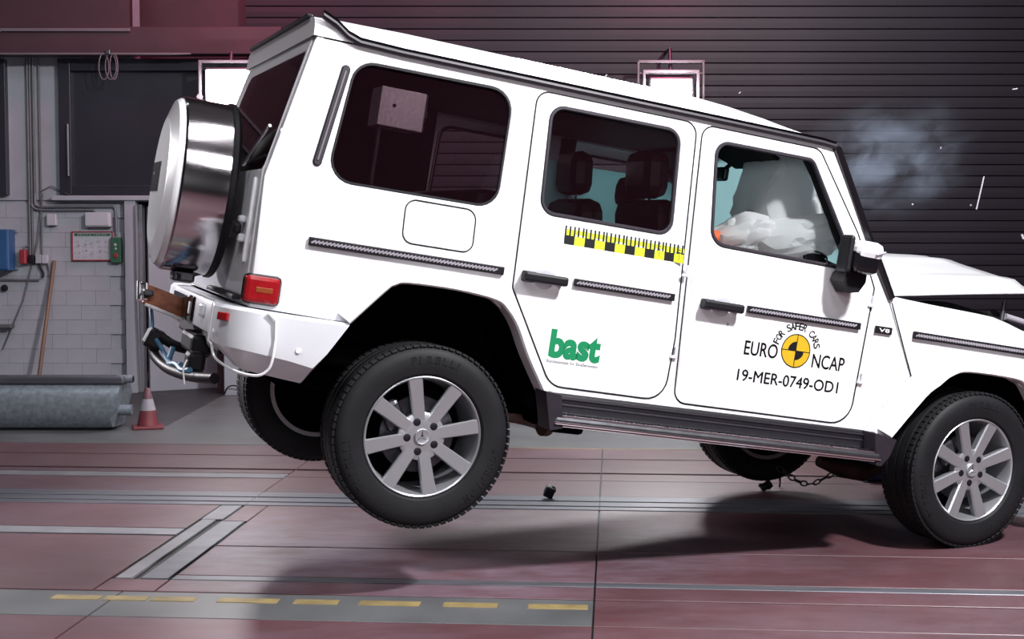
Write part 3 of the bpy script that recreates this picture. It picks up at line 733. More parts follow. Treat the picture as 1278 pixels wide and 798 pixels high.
# --- front fender, flares
farch = [(3.30, .40), (3.167, .560), (3.11, .590), (3.03, .606), (2.757, .606), (2.659, .574), (2.595, .519), (2.524, .455), (2.36, .236)]
def ftop(x):
    pts = [(2.25, .905), (2.55, .893), (2.93, .885), (3.05, .862), (3.15, .835), (3.45, .77)]
    for (a, b), (c, d) in zip(pts, pts[1:]):
        if x <= c: return b + (d - b) * (x - a) / (c - a)
    return pts[-1][1]
fo = [(2.248, .25), (2.340, .383), (2.465, .545), (2.280, .889), (2.279, .903), (2.55, .893), (2.93, .885), (3.05, .862), (3.15, .835), (3.42, .775), (3.44, .42)] + farch
for sd in (-1, 1):
    f = P(panel('fender', fo, [], 'white_paint', car, side=sd, thick=.03, rows=(.6, .72, .8)))
    bm = bmesh.new(); A = []; B = []; D = []
    for i in range(13):
        x = 2.279 + (3.42 - 2.279) * i / 12; z = ftop(x)
        A.append(bm.verts.new((x, sd * .868, z - .001))); B.append(bm.verts.new((x, sd * .83, z + .016 + (.012 * sin(i * 2.1) if i > 8 else 0)))); D.append(bm.verts.new((x, sd * .70, z + .020 + (.014 * cos(i * 1.7) if i > 8 else 0))))
    for r0, r1 in ((A, B), (B, D)):
        for i in range(12): bm.faces.new((r0[i], r0[i + 1], r1[i + 1], r1[i]))
    o = finish(bm, 'fender_top', 'white_paint', f, None, True, 60)
    mod = o.modifiers.new('s', 'SOLIDIFY'); mod.thickness = .006
    for nm, arch, flip in (('wheel_flare', farch, 1), ('wheel_flare', rarch[1:] if True else 0, 1)):
        bm = bmesh.new(); pts = arch; n = len(pts)
        # smooth path and outward normals in (x, z)
        sp_ = [(p.x, p.y) for p in spline([(a, b, 0) for a, b in pts], 4)]
        cxx = sum(p[0] for p in sp_) / len(sp_)
        rows_ = []
        for i, p in enumerate(sp_):
            a = Vector(sp_[max(0, i - 1)]); b = Vector(sp_[min(len(sp_) - 1, i + 1)]); t = (b - a).normalized(); nn = Vector((-t.y, t.x))
            if nn.dot(Vector((p[0] - cxx, p[1] - .1))) < 0: nn = -nn
            q = Vector(p)
            prof_ = [(-.002, .84), (-.003, .938), (.004, .948), (.016, .946), (.036, .918), (.052, .890), (.056, .876)]
            rows_.append([bm.verts.new((q.x + nn.x * u, sd * v_, q.y + nn.y * u)) for u, v_ in prof_])
        for a, b in zip(rows_, rows_[1:]):
            for k in range(6): bm.faces.new((a[k], a[k + 1], b[k + 1], b[k]))
        bm.faces.new(rows_[0]); bm.faces.new(rows_[-1])
        P(finish(bm, nm, 'white_paint', car, None, True, 35))
    # dark fender slit
    if sd < 0:
        P(tube('fender_slit', [(2.283, -.882, .885), (2.40, -.882, .663), (2.463, -.882, .546)], .0035, 'black_ink', car, 6))

# --- sill, side step
for sd in (-1, 1):
    rk = P(box('rocker_panel', (1.42, sd * .865, .205), (1.78, .06, .090), 'black_plastic', car, .012))
    for z in (.232, .205): box('rocker_groove', (1.40, sd * .897, z), (1.66, .006, .007), 'grey_rubber', rk, .002)
    s = P(box('side_step', (1.42, sd * .915, .140), (1.72, .16, .040), 'dark_steel', car, .014))
    box('step_tread', (1.42, sd * .935, .1625), (1.68, .10, .008), 'bright_metal', s, .002)
    bm = bmesh.new()
    for i in range(82): b_box(bm, (.60 + i * .0205, sd * .962, .1675), (.009, .022, .006))
    finish(bm, 'tread_stud', 'black_plastic', s)
    box('step_edge', (1.42, sd * .992, .131), (1.72, .012, .012), 'bright_metal', s, .004)
    box('step_edge', (1.42, sd * .97, .1185), (1.72, .03, .008), 'bright_metal', s, .003)
    for x in (.545, 2.31):
        bm = bmesh.new(); L = -.07 if x < 1 else .055; T_ = .0
        b_prism(bm, [(x - .045, .262), (x + .03, .255), (x + .06, .11), (x - .0, .095)] if x < 1 else [(x - .085, .25), (x + .045, .235), (x + .02, .15), (x - .02, .10), (x - .05, .10)], .86, .99, lambda a, b, d: Vector((a, sd * d, b)))
        P(finish(bm, 'end_cap', 'grey_rubber', car, None, True, 30))

# --- wheel housings and underbody
bm = bmesh.new()
def liner(arch, sd, y0=.85, y1=.42):
    A = [bm.verts.new((x, sd * y0, z + .004)) for x, z in arch]; B = [bm.verts.new((x, sd * y1, z + .004)) for x, z in arch]
    for i in range(len(A) - 1): bm.faces.new((A[i], A[i + 1], B[i + 1], B[i]))
    bm.faces.new(B)
for sd in (-1, 1):
    liner([(.62, .12)] + rarch[1:] + [(-.60, .12)], sd); liner([(3.40, .1)] + farch + [(2.30, .12)], sd)
    b_box(bm, (.70, sd * .62, .15), (.16, .44, .16), .02)
b_box(bm, (1.4, 0, .20), (1.8, 1.62, .07), .01); b_box(bm, (-.45, 0, .28), (.7, 1.3, .10), .02); b_box(bm, (-.66, -.0, .22), (.16, 1.58, .10), .02)
b_box(bm, (1.3, -.45, .15), (3.6, .08, .10), .01); b_box(bm, (1.3, .45, .15), (3.6, .08, .10), .01); b_box(bm, (2.9, 0, .34), (.8, .84, .3), .02)
ub = P(finish(bm, 'underbody', 'underbody', car))
P(tube('rear_axle', [(0, -.66, 0), (0, -.12, .0), (0, 0, .0), (0, .12, 0), (0, .66, 0)], [.05, .06, .14, .06, .05], 'underbody', car, 14))
P(tube('propeller_shaft', [(.1, 0, .02), (1.5, .05, .08), (2.7, .15, .14)], .04, 'underbody', car))
P(tube('exhaust', spline([(-.2, -.35, .10), (.6, -.42, .085), (.66, -.66, .072), (.63, -.70, .07)], 6), .038, 'rusty_steel', car, 14))
P(tube('spring_bar', [(2.62, 0, -.02), (2.78, 0, -.045), (2.92, 0, -.05), (3.05, 0, .02)], [.03, .055, .06, .05], 'rusty_steel', car, 14))
P(box('fuel_tank', (1.75, -.3, .125), (.8, .5, .06), 'rusty_steel', car, .03))
# chain under the car
ch_ = P(empty('chain', (0, 0, 0), car))
cp = spline([(2.62, .40, -.125), (2.70, .40, -.165), (2.79, .40, -.202), (2.88, .40, -.205), (2.98, .40, -.150), (3.06, .40, -.112)], 10)
acc = 0; last = cp[0]; k = 0; bm = bmesh.new()
b_tube(bm, [(.026 * cos(a) * 1.0, 0, .014 * sin(a)) for a in [i * 2 * pi / 12 for i in range(13)]], .005, 6, False)
lm = bpy.data.meshes.new('chain_link'); bmesh.ops.recalc_face_normals(bm, faces=bm.faces); bm.to_mesh(lm); bm.free(); lm.materials.append(MATS['dark_steel'])
for i in range(1, len(cp)):
    acc += (cp[i] - cp[i - 1]).length
    if acc > .042:
        acc = 0; d = (cp[i] - last); an = atan2(d.z, d.x); mid = (cp[i] + last) / 2; last = cp[i]
        o = link('chain_link', lm, None, ch_); o.matrix_local = Matrix.Translation(mid) @ Matrix.Rotation(-an, 4, 'Y') @ Matrix.Rotation(radians(75 if k % 2 else 10), 4, 'X'); k += 1

# --- wheels
def b_spoke(bm, a):
    # one flat-faced spoke from hub to rim, tapered outwards to a wider foot
    R = Matrix.Rotation(-a, 3, 'Y')
    pts = [(.050, .026, -.104), (.115, .0275, -.108), (.190, .0300, -.114), (.250, .0325, -.119)]
    T, S, U = [], [], []
    for r, hw, y in pts:
        c = .004
        T.append([bm.verts.new(R @ Vector((r, y, s * (hw - c)))) for s in (-1, 1)])
        S.append([bm.verts.new(R @ Vector((r, y + .008, s * (hw + .001)))) for s in (-1, 1)])
        U.append([bm.verts.new(R @ Vector((r, y + .045, s * (hw * .8)))) for s in (-1, 1)])
    for i in range(3):
        bm.faces.new((T[i][0], T[i][1], T[i + 1][1], T[i + 1][0]))
        for s in (0, 1): bm.faces.new((T[i][s], S[i][s], S[i + 1][s], T[i + 1][s])); bm.faces.new((S[i][s], U[i][s], U[i + 1][s], S[i + 1][s]))
    for i in (0, 3): bm.faces.new((T[i][0], T[i][1], S[i][1], S[i][0])); bm.faces.new((S[i][0], S[i][1], U[i][1], U[i][0]))
def make_wheel(phase):
    # wheel centred on its own origin, outer face towards -y; the tyre carries the rest
    t = lathe('wheel', [(.262, -.118), (.272, -.128), (.300, -.134), (.335, -.136), (.360, -.131), (.378, -.119), (.3885, -.100), (.3905, -.062), (.384, -.060), (.384, -.052), (.3915, -.050), (.3925, -.006), (.385, -.005), (.385, .005), (.3925, .006), (.3915, .050), (.384, .052), (.384, .060), (.3905, .062), (.3885, .100), (.378, .119), (.360, .131), (.30, .134), (.262, .118), (.255, .1), (.255, -.1), (.262, -.118)], 'tyre_rubber', None, 84, angle=28)
    bm = bmesh.new(); n = 76
    for k in range(n):
        a = 2 * pi * k / n
        for y, r, w_ in ((-.104, .384, .036), (-.078, .3895, .028), (.078, .3895, .028), (.100, .3815, .030)):
            R = Matrix.Rotation(-a + (.02 if y < 0 else 0), 3, 'Y')
            b_box(bm, R @ Vector((r, y, 0)), (.010, w_, .024), 0, R @ Matrix.Rotation(radians(20 if abs(y) > .1 else 3) * (-1 if y < 0 else 1) * -1, 3, 'Z'))
    finish(bm, 'tyre_tread', 'tyre_tread', t)['kind'] = 'stuff'
    bm = bmesh.new()
    for word, mid in (('PIRELLI', 88), ('SCORPION', -25), ('PIRELLI', 205)):
        for i, c in enumerate(word):
            a = radians(mid) - (i - (len(word) - 1) / 2) * .105; r = .318
            tx, tz = sin(a), -cos(a)
            b_text(bm, c, lambda u, v, a=a: Vector(((r + v) * cos(a) + (u - .012) * sin(a), -.1372, (r + v) * sin(a) - (u - .012) * cos(a))), bold=.03, width=.007 if c == 'I' else .024, height=.030)
    plain(bm, 'tyre_lettering', 'tyre_tread', t)['kind'] = 'stuff'
    rim = lathe('rim', [(.2585, -.112), (.2600, -.120), (.2560, -.123), (.2500, -.118), (.2440, -.100), (.236, -.03), (.228, .04), (.236, .115), (.2585, .118)], 'wheel_alloy', t, 84, angle=30)
    for k in range(8):
        bm = bmesh.new(); b_spoke(bm, radians(phase + 45 * k)); finish(bm, 'spoke', 'wheel_alloy', t, None, True, 30)
    lathe('hub', [(.0001, -.106), (.052, -.106), (.092, -.104), (.104, -.098), (.100, -.06), (.0001, -.05)], 'wheel_alloy', t, 40, angle=30)
    for k in range(5):
        a = radians(phase + 30 + 72 * k)
        lathe('wheel_bolt', [(.0155, -.1055), (.0168, -.1062), (.0158, -.1068), (.0001, -.1067)], 'black_plastic', t, 16, loc=(.066 * cos(a), 0, .066 * sin(a)))
    cap = lathe('hub_cap', [(.033, -.106), (.034, -.112), (.031, -.115), (.027, -.113), (.0001, -.114)], 'wheel_alloy', t, 32, angle=30)
    bm = bmesh.new()
    for k in range(3):
        R = Matrix.Rotation(-radians(90 + 8 + 120 * k), 3, 'Y')
        c_ = bm.verts.new(R @ Vector((0, -.120, 0))); tip = bm.verts.new(R @ Vector((.0285, -.1145, 0))); l = bm.verts.new(R @ Vector((.003, -.1142, .005))); r_ = bm.verts.new(R @ Vector((.003, -.1142, -.005)))
        bm.faces.new((c_, l, tip)); bm.faces.new((c_, tip, r_))
    plain(bm, 'star_emblem', 'bright_metal', t)
    lathe('brake_disc', [(.0001, -.03), (.165, -.03), (.168, -.02), (.165, -.008), (.0001, -.008)], 'dark_steel', t, 40)
    lathe('rim_barrel', [(.0001, .085), (.240, .105)], 'underbody', t, 30)
    b = box('brake_caliper', (-.125, -.045, .07), (.09, .05, .13), 'dark_steel', t, .02, Matrix.Rotation(radians(-30), 3, 'Y'))
    return t
def copy_wheel(src):
    r = src.copy(); COL.objects.link(r)
    for ch in list(src.children):
        c = ch.copy(); COL.objects.link(c); c.parent = r
    return r
wr = make_wheel(16); wr.parent = car; wr.location = (0, -.80, 0); P(wr)
wf = make_wheel(25); wf.parent = car; wf.location = (2.89, -.80, .122); wf.rotation_euler = (0, 0, .066); P(wf)
w3 = copy_wheel(wr); w3.parent = car; w3.location = (-.085, .80, -.005); w3.rotation_euler = (0, 0, pi); P(w3)
w4 = copy_wheel(wf); w4.parent = car; w4.location = (2.70, .80, .135); w4.rotation_euler = (0, 0, pi - .06); P(w4)

# --- windscreen, pillar trim, cowl, hood
bm = bmesh.new()
b_prism(bm, [(2.255, .925), (1.885, 1.585), (1.880, 1.582), (2.250, .922)], -.72, .72, lambda a, b, d: Vector((a, d * (1 - (b - .9) * .07), b)))
P(finish(bm, 'windscreen', 'screen_glass', car))
for sd in (-1, 1):
    bm = bmesh.new()
    b_tube(bm, [(1.865, sd * .785, 1.59), (1.90, sd * .79, 1.575), (2.11, sd * .83, 1.20), (2.20, sd * .855, 1.045), (2.283, sd * .87, .905)], [.016, .022, .024, .024, .022], 8)
    P(finish(bm, 'windscreen_frame', 'black_gloss', car, None, True))
P(box('windscreen_header', (1.885, 0, 1.585), (.05, 1.5, .04), 'black_gloss', car, .01))
P(box('cowl', (2.30, 0, .89), (.14, 1.6, .04), 'black_plastic', car, .01))
P(tube('wiper', [(2.33, -.45, .94), (2.20, .1, 1.07)], .01, 'black_plastic', car))
bm = bmesh.new(); G = []
for i in range(15):
    row = []
    for j in range(17):
        u = i / 14; v = j / 16; y = -.70 + 1.40 * v
        xn = 2.30 + u * (1.02 + .34 * v)
        zn = (.912 + .16 * min(1, u * 1.02) ** .9) + v * (.03 + .165 * min(1, u * 1.7))
        a = abs(y); zn += .018 * (1 / (1 + math.exp(-(y + .52) * 60))) - .018 * (1 / (1 + math.exp(-(y - .52) * 60)))
        zn += .014 * math.exp(-((y + .30 + .1 * u) / .06) ** 2) + .010 * math.exp(-((v - .75) / .06) ** 2) * sin(u * 9)
        zn += .010 * sin(u * 13 + v * 4) * max(0, .35 - u)
        row.append(bm.verts.new((xn, y, zn)))
    G.append(row)
for i in range(14):
    for j in range(16): bm.faces.new((G[i][j], G[i + 1][j], G[i + 1][j + 1], G[i][j + 1]))
hd = P(finish(bm, 'hood', 'white_paint', car, None, True, 60)); md = hd.modifiers.new('s', 'SOLIDIFY'); md.thickness = .012
bm = bmesh.new()
b_box(bm, (2.85, 0, .66), (1.1, 1.36, .30), .03); b_box(bm, (2.7, -.35, .84), (.5, .3, .08), .03); b_box(bm, (3.15, .1, .86), (.35, .6, .14), .04); b_box(bm, (3.42, 0, .55), (.08, 1.5, .55), .02)
eng = P(finish(bm, 'engine', 'underbody', car))
tube('engine_hose', spline([(2.6, -.55, .88), (2.9, -.5, .92), (3.2, -.6, .88), (3.3, -.4, .93)], 6), .03, 'black_plastic', eng)
tube('engine_bracket', [(3.18, -.62, .86), (3.20, -.60, 1.0)], .012, 'dark_steel', eng); tube('engine_bracket', [(3.2, -.62, .92), (3.4, -.60, .90)], .018, 'grey_ink', eng)
P(box('front_bumper', (3.50, 0, .30), (.14, 1.78, .30), 'white_paint', car, .04))
P(box('grille', (3.47, 0, .62), (.03, 1.0, .30), 'black_plastic', car, .01))
for sd in (-1, 1): P(lathe('headlamp', [(.0001, .05), (.09, .05), (.105, .02), (.105, -.04)], 'clear_glass', car, 32, 'x', (0, 0, 0), (3.46, sd * .66, .62)))

# --- door mirror
mr = P(box('mirror', (1.985, -.975, 1.055), (.13, .19, .13), 'black_gloss', car, .03))
o = box('mirror_cap', (1.99, -.98, 1.102), (.140, .198, .085), 'white_paint', mr, .032)
box('mirror_lens', (1.912, -.975, 1.075), (.030, .10, .18), 'black_plastic', mr, .016)
box('turn_signal', (2.035, -1.073, 1.095), (.06, .02, .012), 'grey_ink', mr, .006, Matrix.Rotation(radians(-20), 3, 'Y'))
bm = bmesh.new(); b_prism(bm, [(1.885, .945), (1.895, .985), (1.93, 1.01), (2.01, 1.01), (2.01, .955), (1.98, .905), (1.93, .895)], .89, 1.0, lambda a, b, d: Vector((a + .02, -d, b)))
finish(bm, 'mirror_foot', 'black_plastic', mr, None, True, 40)
if len(mr.children):
    pass
mr2 = mr.copy(); COL.objects.link(mr2); mr2.parent = car; mr2.scale = (1, -1, 1); P(mr2)
for c0 in list(mr.children):
    c1 = c0.copy(); COL.objects.link(c1); c1.parent = mr2

# --- interior
bm = bmesh.new()
b_box(bm, (1.42, 0, .26), (1.62, 1.6, .05), .01); b_box(bm, (.0, 0, .30), (1.4, .80, .05), .01); b_box(bm, (.6, 0, 1.575), (2.5, 1.48, .02)); 
for sd in (-1, 1):
    b_box(bm, (.75, sd * .815, .82), (2.75, .04, .28), .01)
b_box(bm, (-.70, 0, .78), (.08, 1.5, .38), .01); b_box(bm, (2.14, 0, .84), (.2, 1.5, .34), .04)
P(finish(bm, 'cabin_lining', 'interior_black', car))
for sd in (-1, 1):
    P(tube('pillar_lining', [(1.80, sd * .715, 1.54), (1.86, sd * .725, 1.46), (2.09, sd * .765, 1.08), (2.12, sd * .775, .98)], .048, 'interior_black', car))
    P(tube('pillar_lining', [(1.14, sd * .715, 1.56), (1.15, sd * .77, 1.0), (1.15, sd * .78, .5)], .045, 'interior_black', car))
    P(box('pillar_lining', (.30, sd * .76, 1.28), (.12, .05, .58), 'interior_black', car, .01))
    P(box('visor', (1.66, sd * .35, 1.515), (.22, .5, .02), 'interior_black', car, .008, Matrix.Rotation(radians(20), 3, 'Y')))
def seat(x, y, zt, mt='seat_leather'):
    s = P(box('seat', (x + .28, y, .58), (.52, .52, .16), mt, car, .05))
    b = box('backrest', (x + .02, y, .90), (.16, .52, .62), mt, s, .07, Matrix.Rotation(radians(-10), 3, 'Y'))
    hr = box('headrest', (x - .055, y, zt), (.13, .31, .235), mt, s, .06, Matrix.Rotation(radians(-6), 3, 'Y'))
    for k in (-.06, .06): tube('headrest_post', [(x - .045, y + k, 1.12), (x - .055, y + k, zt - .06)], .007, 'bright_metal', s, 6)
seat(1.17, -.38, 1.325); seat(1.12, .40, 1.34)
b = P(box('headrest', (1.28, .12, 1.27), (.12, .22, .17), 'brown_leather', car, .055))
rs = P(box('rear_seat', (.42, 0, .50), (.50, .80, .20), 'seat_leather', car, .05)); box('backrest', (.24, 0, .89), (.18, 1.36, .42), 'seat_leather', rs, .06)
P(box('cargo_shelf', (-.2, 0, 1.0), (.8, 1.4, .03), 'interior_black', car, .01))
P(box('quarter_blackout', (-.18, .745, 1.28), (.95, .02, .60), 'interior_black', car, .004))  # added black sheet, blocks the see-through of the far quarter window
# foil-covered measuring case behind the quarter window
mc = P(box('measuring_case', (-.262, -.70, 1.362), (.20, .16, .165), 'silver_foil', car, .004))
box('case_lid', (-.160, -.70, 1.362), (.012, .15, .16), 'dark_steel', mc, .002)
lathe('case_knob', [(.0001, -.004), (.008, -.004), (.010, 0)], 'bright_metal', mc, 12, 'y', loc=(-.30, -.781, 1.37))
tube('case_cable', [(-.155, -.77, 1.43), (-.150, -.775, 1.36), (-.162, -.77, 1.29)], .004, 'bright_metal', mc, 6)
tube('case_pole', [(-.335, -.72, 1.28), (-.335, -.72, 1.02)], .010, 'dark_steel', mc, 6)
# airbags
def pillow(name, c, s, m, rot=None, seed=0, parent=car, p=3.4, wr_=.05):
    bm = bmesh.new(); bmesh.ops.create_icosphere(bm, subdivisions=4, radius=1)
    import mathutils.noise as N
    R = rot or Matrix.Identity(3)
    for v in bm.verts:
        d = v.co.copy(); k = (abs(d.x) ** p + abs(d.y) ** p + abs(d.z) ** p) ** (-1 / p); q = d * k
        n = N.noise(q * 1.1 + Vector((seed, 0, 0))) * 1.2 + (.45 - abs(N.noise(Vector((q.x * 1.9 + q.z, q.y * 1.6, q.z * 1.5 + seed))))) ** 3 * 6.0 + (.4 - abs(N.noise(q * 1.3 + Vector((0, seed, 3))))) ** 3 * 4
        q = q * (1 - wr_ * 2 * n); v.co = R @ Vector((q.x * s[0], q.y * s[1], q.z * s[2])) + Vector(c)
    return finish(bm, name, m, parent, None, True, 24)
P(pillow('airbag', (1.86, -.42, 1.36), (.175, .20, .20), 'airbag_cloth', Matrix.Rotation(radians(8), 3, 'Y'), 2, p=8, wr_=.05))
P(pillow('airbag', (1.84, -.54, 1.12), (.29, .20, .13), 'airbag_cloth', Matrix.Rotation(radians(-16), 3, 'Y'), 5, wr_=.10))
P(pillow('airbag', (1.58, -.55, 1.075), (.18, .16, .11), 'airbag_cloth', Matrix.Rotation(radians(-30), 3, 'Y'), 9, wr_=.14))
P(pillow('seat_belt_pad', (1.43, -.60, 1.045), (.065, .05, .055), 'orange_cloth', None, 3))
P(pillow('curtain_airbag', (1.38, .70, 1.22), (.62, .03, .20), 'curtain_cloth', None, 6, p=6, wr_=.03))
im = P(box('rear_view_mirror', (1.70, -.02, 1.435), (.035, .20, .075), 'black_gloss', car, .014))
tube('mirror_stalk', [(1.72, -.02, 1.45), (1.80, -.02, 1.53)], .012, 'black_plastic', im)
dash = P(box('dashboard', (2.04, -.35, .985), (.22, .7, .12), 'interior_black', car, .04, Matrix.Rotation(radians(12), 3, 'Y')))
bm = bmesh.new(); b_tube(bm, [(.07 * cos(a), 0, .035 * sin(a)) for a in [i * pi / 12 for i in range(25)]], .006, 6, False); o = finish(bm, 'air_vent', 'bright_metal', dash, (1.93, -.70, 1.045), True)
box('vent_core', (1.93, -.69, 1.045), (.12, .03, .05), 'black_gloss', dash, .01)

for o in CH:
    o.location.z += Z0

# ================================================================== THINGS ROUND THE CAR
def wz(v): return 1.521 + (306 - v) / 122.2
# galvanised tank against the wall
tk = empty('steel_tank', (-4.6, 11.2, 0)); tag(tk, 'long galvanised steel trough lying on the floor by the wall', 'trough')
bm = bmesh.new(); prof = [(0, .02), (-.13, .03), (-.20, .10), (-.23, .20), (-.21, .30), (-.15, .37), (-.09, .40), (.12, .40), (.2, .3), (.2, .02)]
b_prism(bm, prof, -2.9, 1.40, lambda a, b, d: Vector((d, a, b)))
# taper the far end
for v in bm.verts:
    if v.co.x > 1.3 and v.co.z < .12: v.co.x -= .07
finish(bm, 'tank_shell', 'galvanised', tk, None, True, 40)
box('tank_flange', (-.75, -.05, .415), (4.35, .2, .06), 'galvanised_dark', tk, .012)
tube('tank_pipe', [(1.35, -.05, .42), (1.48, -.05, .42)], .034, 'galvanised', tk, 16); tube('pipe_bore', [(1.476, -.05, .42), (1.484, -.05, .42)], .026, 'black_ink', tk, 16)
tube('tank_pipe', [(1.3, -.02, .16), (1.46, -.02, .16)], .045, 'galvanised', tk, 16)
lathe('drain_plug', [(.0001, -.012), (.035, -.010), (.045, 0)], 'black_ink', tk, 20, 'y', loc=(-.02 - .3, -.215, .12))
# cone
cn = empty('traffic_cone', (-3.03, 11.25, 0)); tag(cn, 'small red and white traffic cone beside the galvanised trough', 'traffic cone')
bm = bmesh.new(); b_box(bm, (0, 0, .012), (.25, .25, .024), .008, Matrix.Rotation(.3, 3, 'Z')); finish(bm, 'cone_base', 'cone_red', cn)
lathe('cone_body', [(.088, .02), (.064, .15)], 'cone_red', cn, 28, 'z'); lathe('cone_stripe', [(.066, .15), (.042, .245)], 'cone_white', cn, 28, 'z')
lathe('cone_tip', [(.042, .245), (.024, .33), (.019, .335), (.0001, .334)], 'cone_dark', cn, 28, 'z')
# pole
pb = tube('wooden_pole', [(-4.80, WB - .34, .001), (-4.70, WB - .03, 1.36)], .020, 'wood', None, 10); tag(pb, 'plain wooden pole leaning against the white wall', 'pole')
# wall fittings; x and z in metres on the wall plane
Y = WB - .01
def rr_tube(name, pts, r, m, label, cat, group=None):
    o = tube(name, spline(pts, 5) if len(pts) > 4 else pts, r, m, None, 8); tag(o, label, cat, group); return o
G1 = 'vertical conduits on the white wall'
for x, z0, z1, r, lb in ((-4.943, 1.33, 3.42, .014, 'leftmost of the four thin vertical conduits on the white wall'), (-4.918, 1.36, 3.42, .012, 'second from the left of the four vertical wall conduits'), (-4.885, 2.05, 3.42, .012, 'third from the left of the four vertical wall conduits'), (-4.825, 1.36, 3.42, .010, 'rightmost of the four vertical wall conduits, standing slightly apart')):
    rr_tube('wall_conduit', [(x, Y - .02, z0), (x, Y - .02, z1)], r, 'dark_conduit', lb, 'conduit', G1)
rr_tube('wall_conduit', [(-4.885, Y - .02, 2.05), (-4.88, Y - .02, 1.95), (-4.83, Y - .02, 1.915), (-4.6, Y - .02, 1.915), (-4.14, Y - .02, 1.915), (-4.075, Y - .02, 1.905), (-4.06, Y - .02, 1.85), (-4.055, Y - .02, 1.62)], .013, 'conduit', 'conduit running along below the window and bending down to the green call box', 'conduit')
rr_tube('wall_conduit', [(-4.92, Y - .03, 1.94), (-4.85, Y - .03, 1.885), (-4.5, Y - .03, 1.88), (-4.30, Y - .03, 1.88), (-4.28, Y - .03, 1.86)], .011, 'conduit', 'shorter horizontal conduit ending above the white junction box', 'conduit')
rr_tube('wall_conduit', [(-5.6, Y - .02, 1.165), (-4.86, Y - .02, 1.165)], .013, 'conduit', 'horizontal conduit below the blue cabinet', 'conduit')
rr_tube('loose_cable', [(-4.86, Y - .03, 1.36), (-4.84, Y - .03, 1.3), (-4.81, Y - .03, 1.23), (-4.82, Y - .03, 1.185)], .012, 'black_plastic', 'short black cable dangling below the switch boxes', 'cable')
rr_tube('loose_cable', [(-4.785, Y - .03, 1.40), (-4.755, Y - .03, 1.32), (-4.745, Y - .03, 1.26), (-4.75, Y - .03, 1.19)], .010, 'conduit', 'grey cable curving down beside the black dangling cable', 'cable')
rr_tube('loose_cable', [(-4.80, Y - .035, 2.05), (-4.86, Y - .035, 1.55), (-5.02, Y - .035, .95), (-5.24, Y - .035, .45)], .006, 'dark_conduit', 'thin dark cable hanging slantwise down the white wall', 'cable')
rr_tube('loose_cable', [(-4.83, Y - .03, 2.06), (-4.78, Y - .04, 2.09), (-4.70, Y - .04, 2.12), (-4.62, Y - .03, 2.07), (-4.5, Y - .13, 2.035)], .006, 'dark_conduit', 'thin cable looping along the window sill', 'cable')
jb = empty('junction_box', (-4.227, Y, 1.78)); tag(jb, 'white plastic junction box above the framed notice', 'junction box')
box('box_body', (0, -.04, 0), (.26, .08, .15), 'white_plastic', jb, .012); box('box_lid', (-.01, -.083, .005), (.24, .012, .135), 'white_plastic', jb, .006)
sb = box('socket_box', (-4.71, Y - .03, 1.78), (.10, .06, .12), 'white_plastic', None, .008); tag(sb, 'small white socket box left of the white junction box', 'socket')
# notice
nt_ = empty('safety_notice', (-4.306, Y, 1.365)); tag(nt_, 'framed first aid notice with a red border and green heading', 'notice')
box('notice_board', (0, -.012, .145), (.41, .012, .30), 'white_plastic', nt_, .002)
bm = bmesh.new()
for c, s in (((0, .29), (.42, .012)), ((0, 0), (.42, .012)), ((-.205, .145), (.012, .30)), ((.205, .145), (.012, .30))): b_box(bm, (c[0], -.02, c[1]), (s[0], .012, s[1]), .002)
finish(bm, 'notice_frame', 'red_enamel', nt_)
box('notice_heading', (0, -.0195, .262), (.37, .002, .026), 'green_enamel', nt_)
bm = bmesh.new(); b_text(bm, 'ERSTE HILFE', lambda u, v: Vector((-.15 + u, -.0212, .255 + v)), width=.30, height=.014); plain(bm, 'lettering', 'white_plastic', nt_)
bm = bmesh.new(); rk_ = random.Random(5)
for row in range(2):
    for k in range(5):
        x = -.155 + k * .075; z = .17 - row * .105
        for j in range(4): b_box(bm, (x + rk_.uniform(-.02, .02), -.0190, z + rk_.uniform(-.02, .035)), (rk_.uniform(.006, .03), .002, rk_.uniform(.003, .018)), 0, Matrix.Rotation(rk_.uniform(-1, 1), 3, 'Y'))
        b_box(bm, (x, -.019, z - .03), (.05, .002, .003)); b_box(bm, (x, -.019, z - .038), (.04, .002, .003))
plain(bm, 'notice_drawing', 'grey_ink', nt_)
cb = empty('call_box', (-4.055, Y, 1.34)); tag(cb, 'dark green emergency call box right of the framed notice', 'call box')
box('box_body', (0, -.035, .13), (.105, .07, .26), 'green_enamel', cb, .006); box('call_button', (.003, -.075, .075), (.042, .012, .042), 'red_enamel', cb, .004)
box('call_sign', (0, -.0715, .185), (.025, .003, .025), 'white_plastic', cb); box('call_sign', (0.003, -.0715, .145), (.02, .003, .02), 'white_plastic', cb)
rl = empty('alarm_lamp', (-5.0, Y, 1.34)); tag(rl, 'red alarm lamp beside the grey conduits', 'lamp')
box('lamp_body', (0, -.05, .06), (.07, .09, .15), 'red_enamel', rl, .014); tube('lamp_arm', [(0, -.04, .14), (.01, -.03, .17), (.07, -.02, .175)], .008, 'conduit', rl)
for x, s, m_, lb in ((-4.92, (.055, .06, .09), 'black_plastic', 'small black switch beside the red alarm lamp'), (-4.85, (.06, .05, .085), 'wall_paint', 'grey switch box between the black switch and the white one'), (-4.785, (.06, .05, .085), 'white_plastic', 'white switch box, rightmost in the row beside the red alarm lamp')):
    tag(box('switch_box', (x, Y - .04, 1.375), s, m_, None, .006), lb, 'switch', 'switches beside the alarm lamp')
bc = empty('control_cabinet', (-5.35, Y, 1.27)); tag(bc, 'blue enamelled control cabinet hung on the white wall', 'cabinet')
box('cabinet_body', (0, -.1, .2), (.50, .18, .42), 'blue_enamel', bc, .012); box('cabinet_door', (0, -.195, .2), (.47, .012, .39), 'blue_enamel', bc, .005)
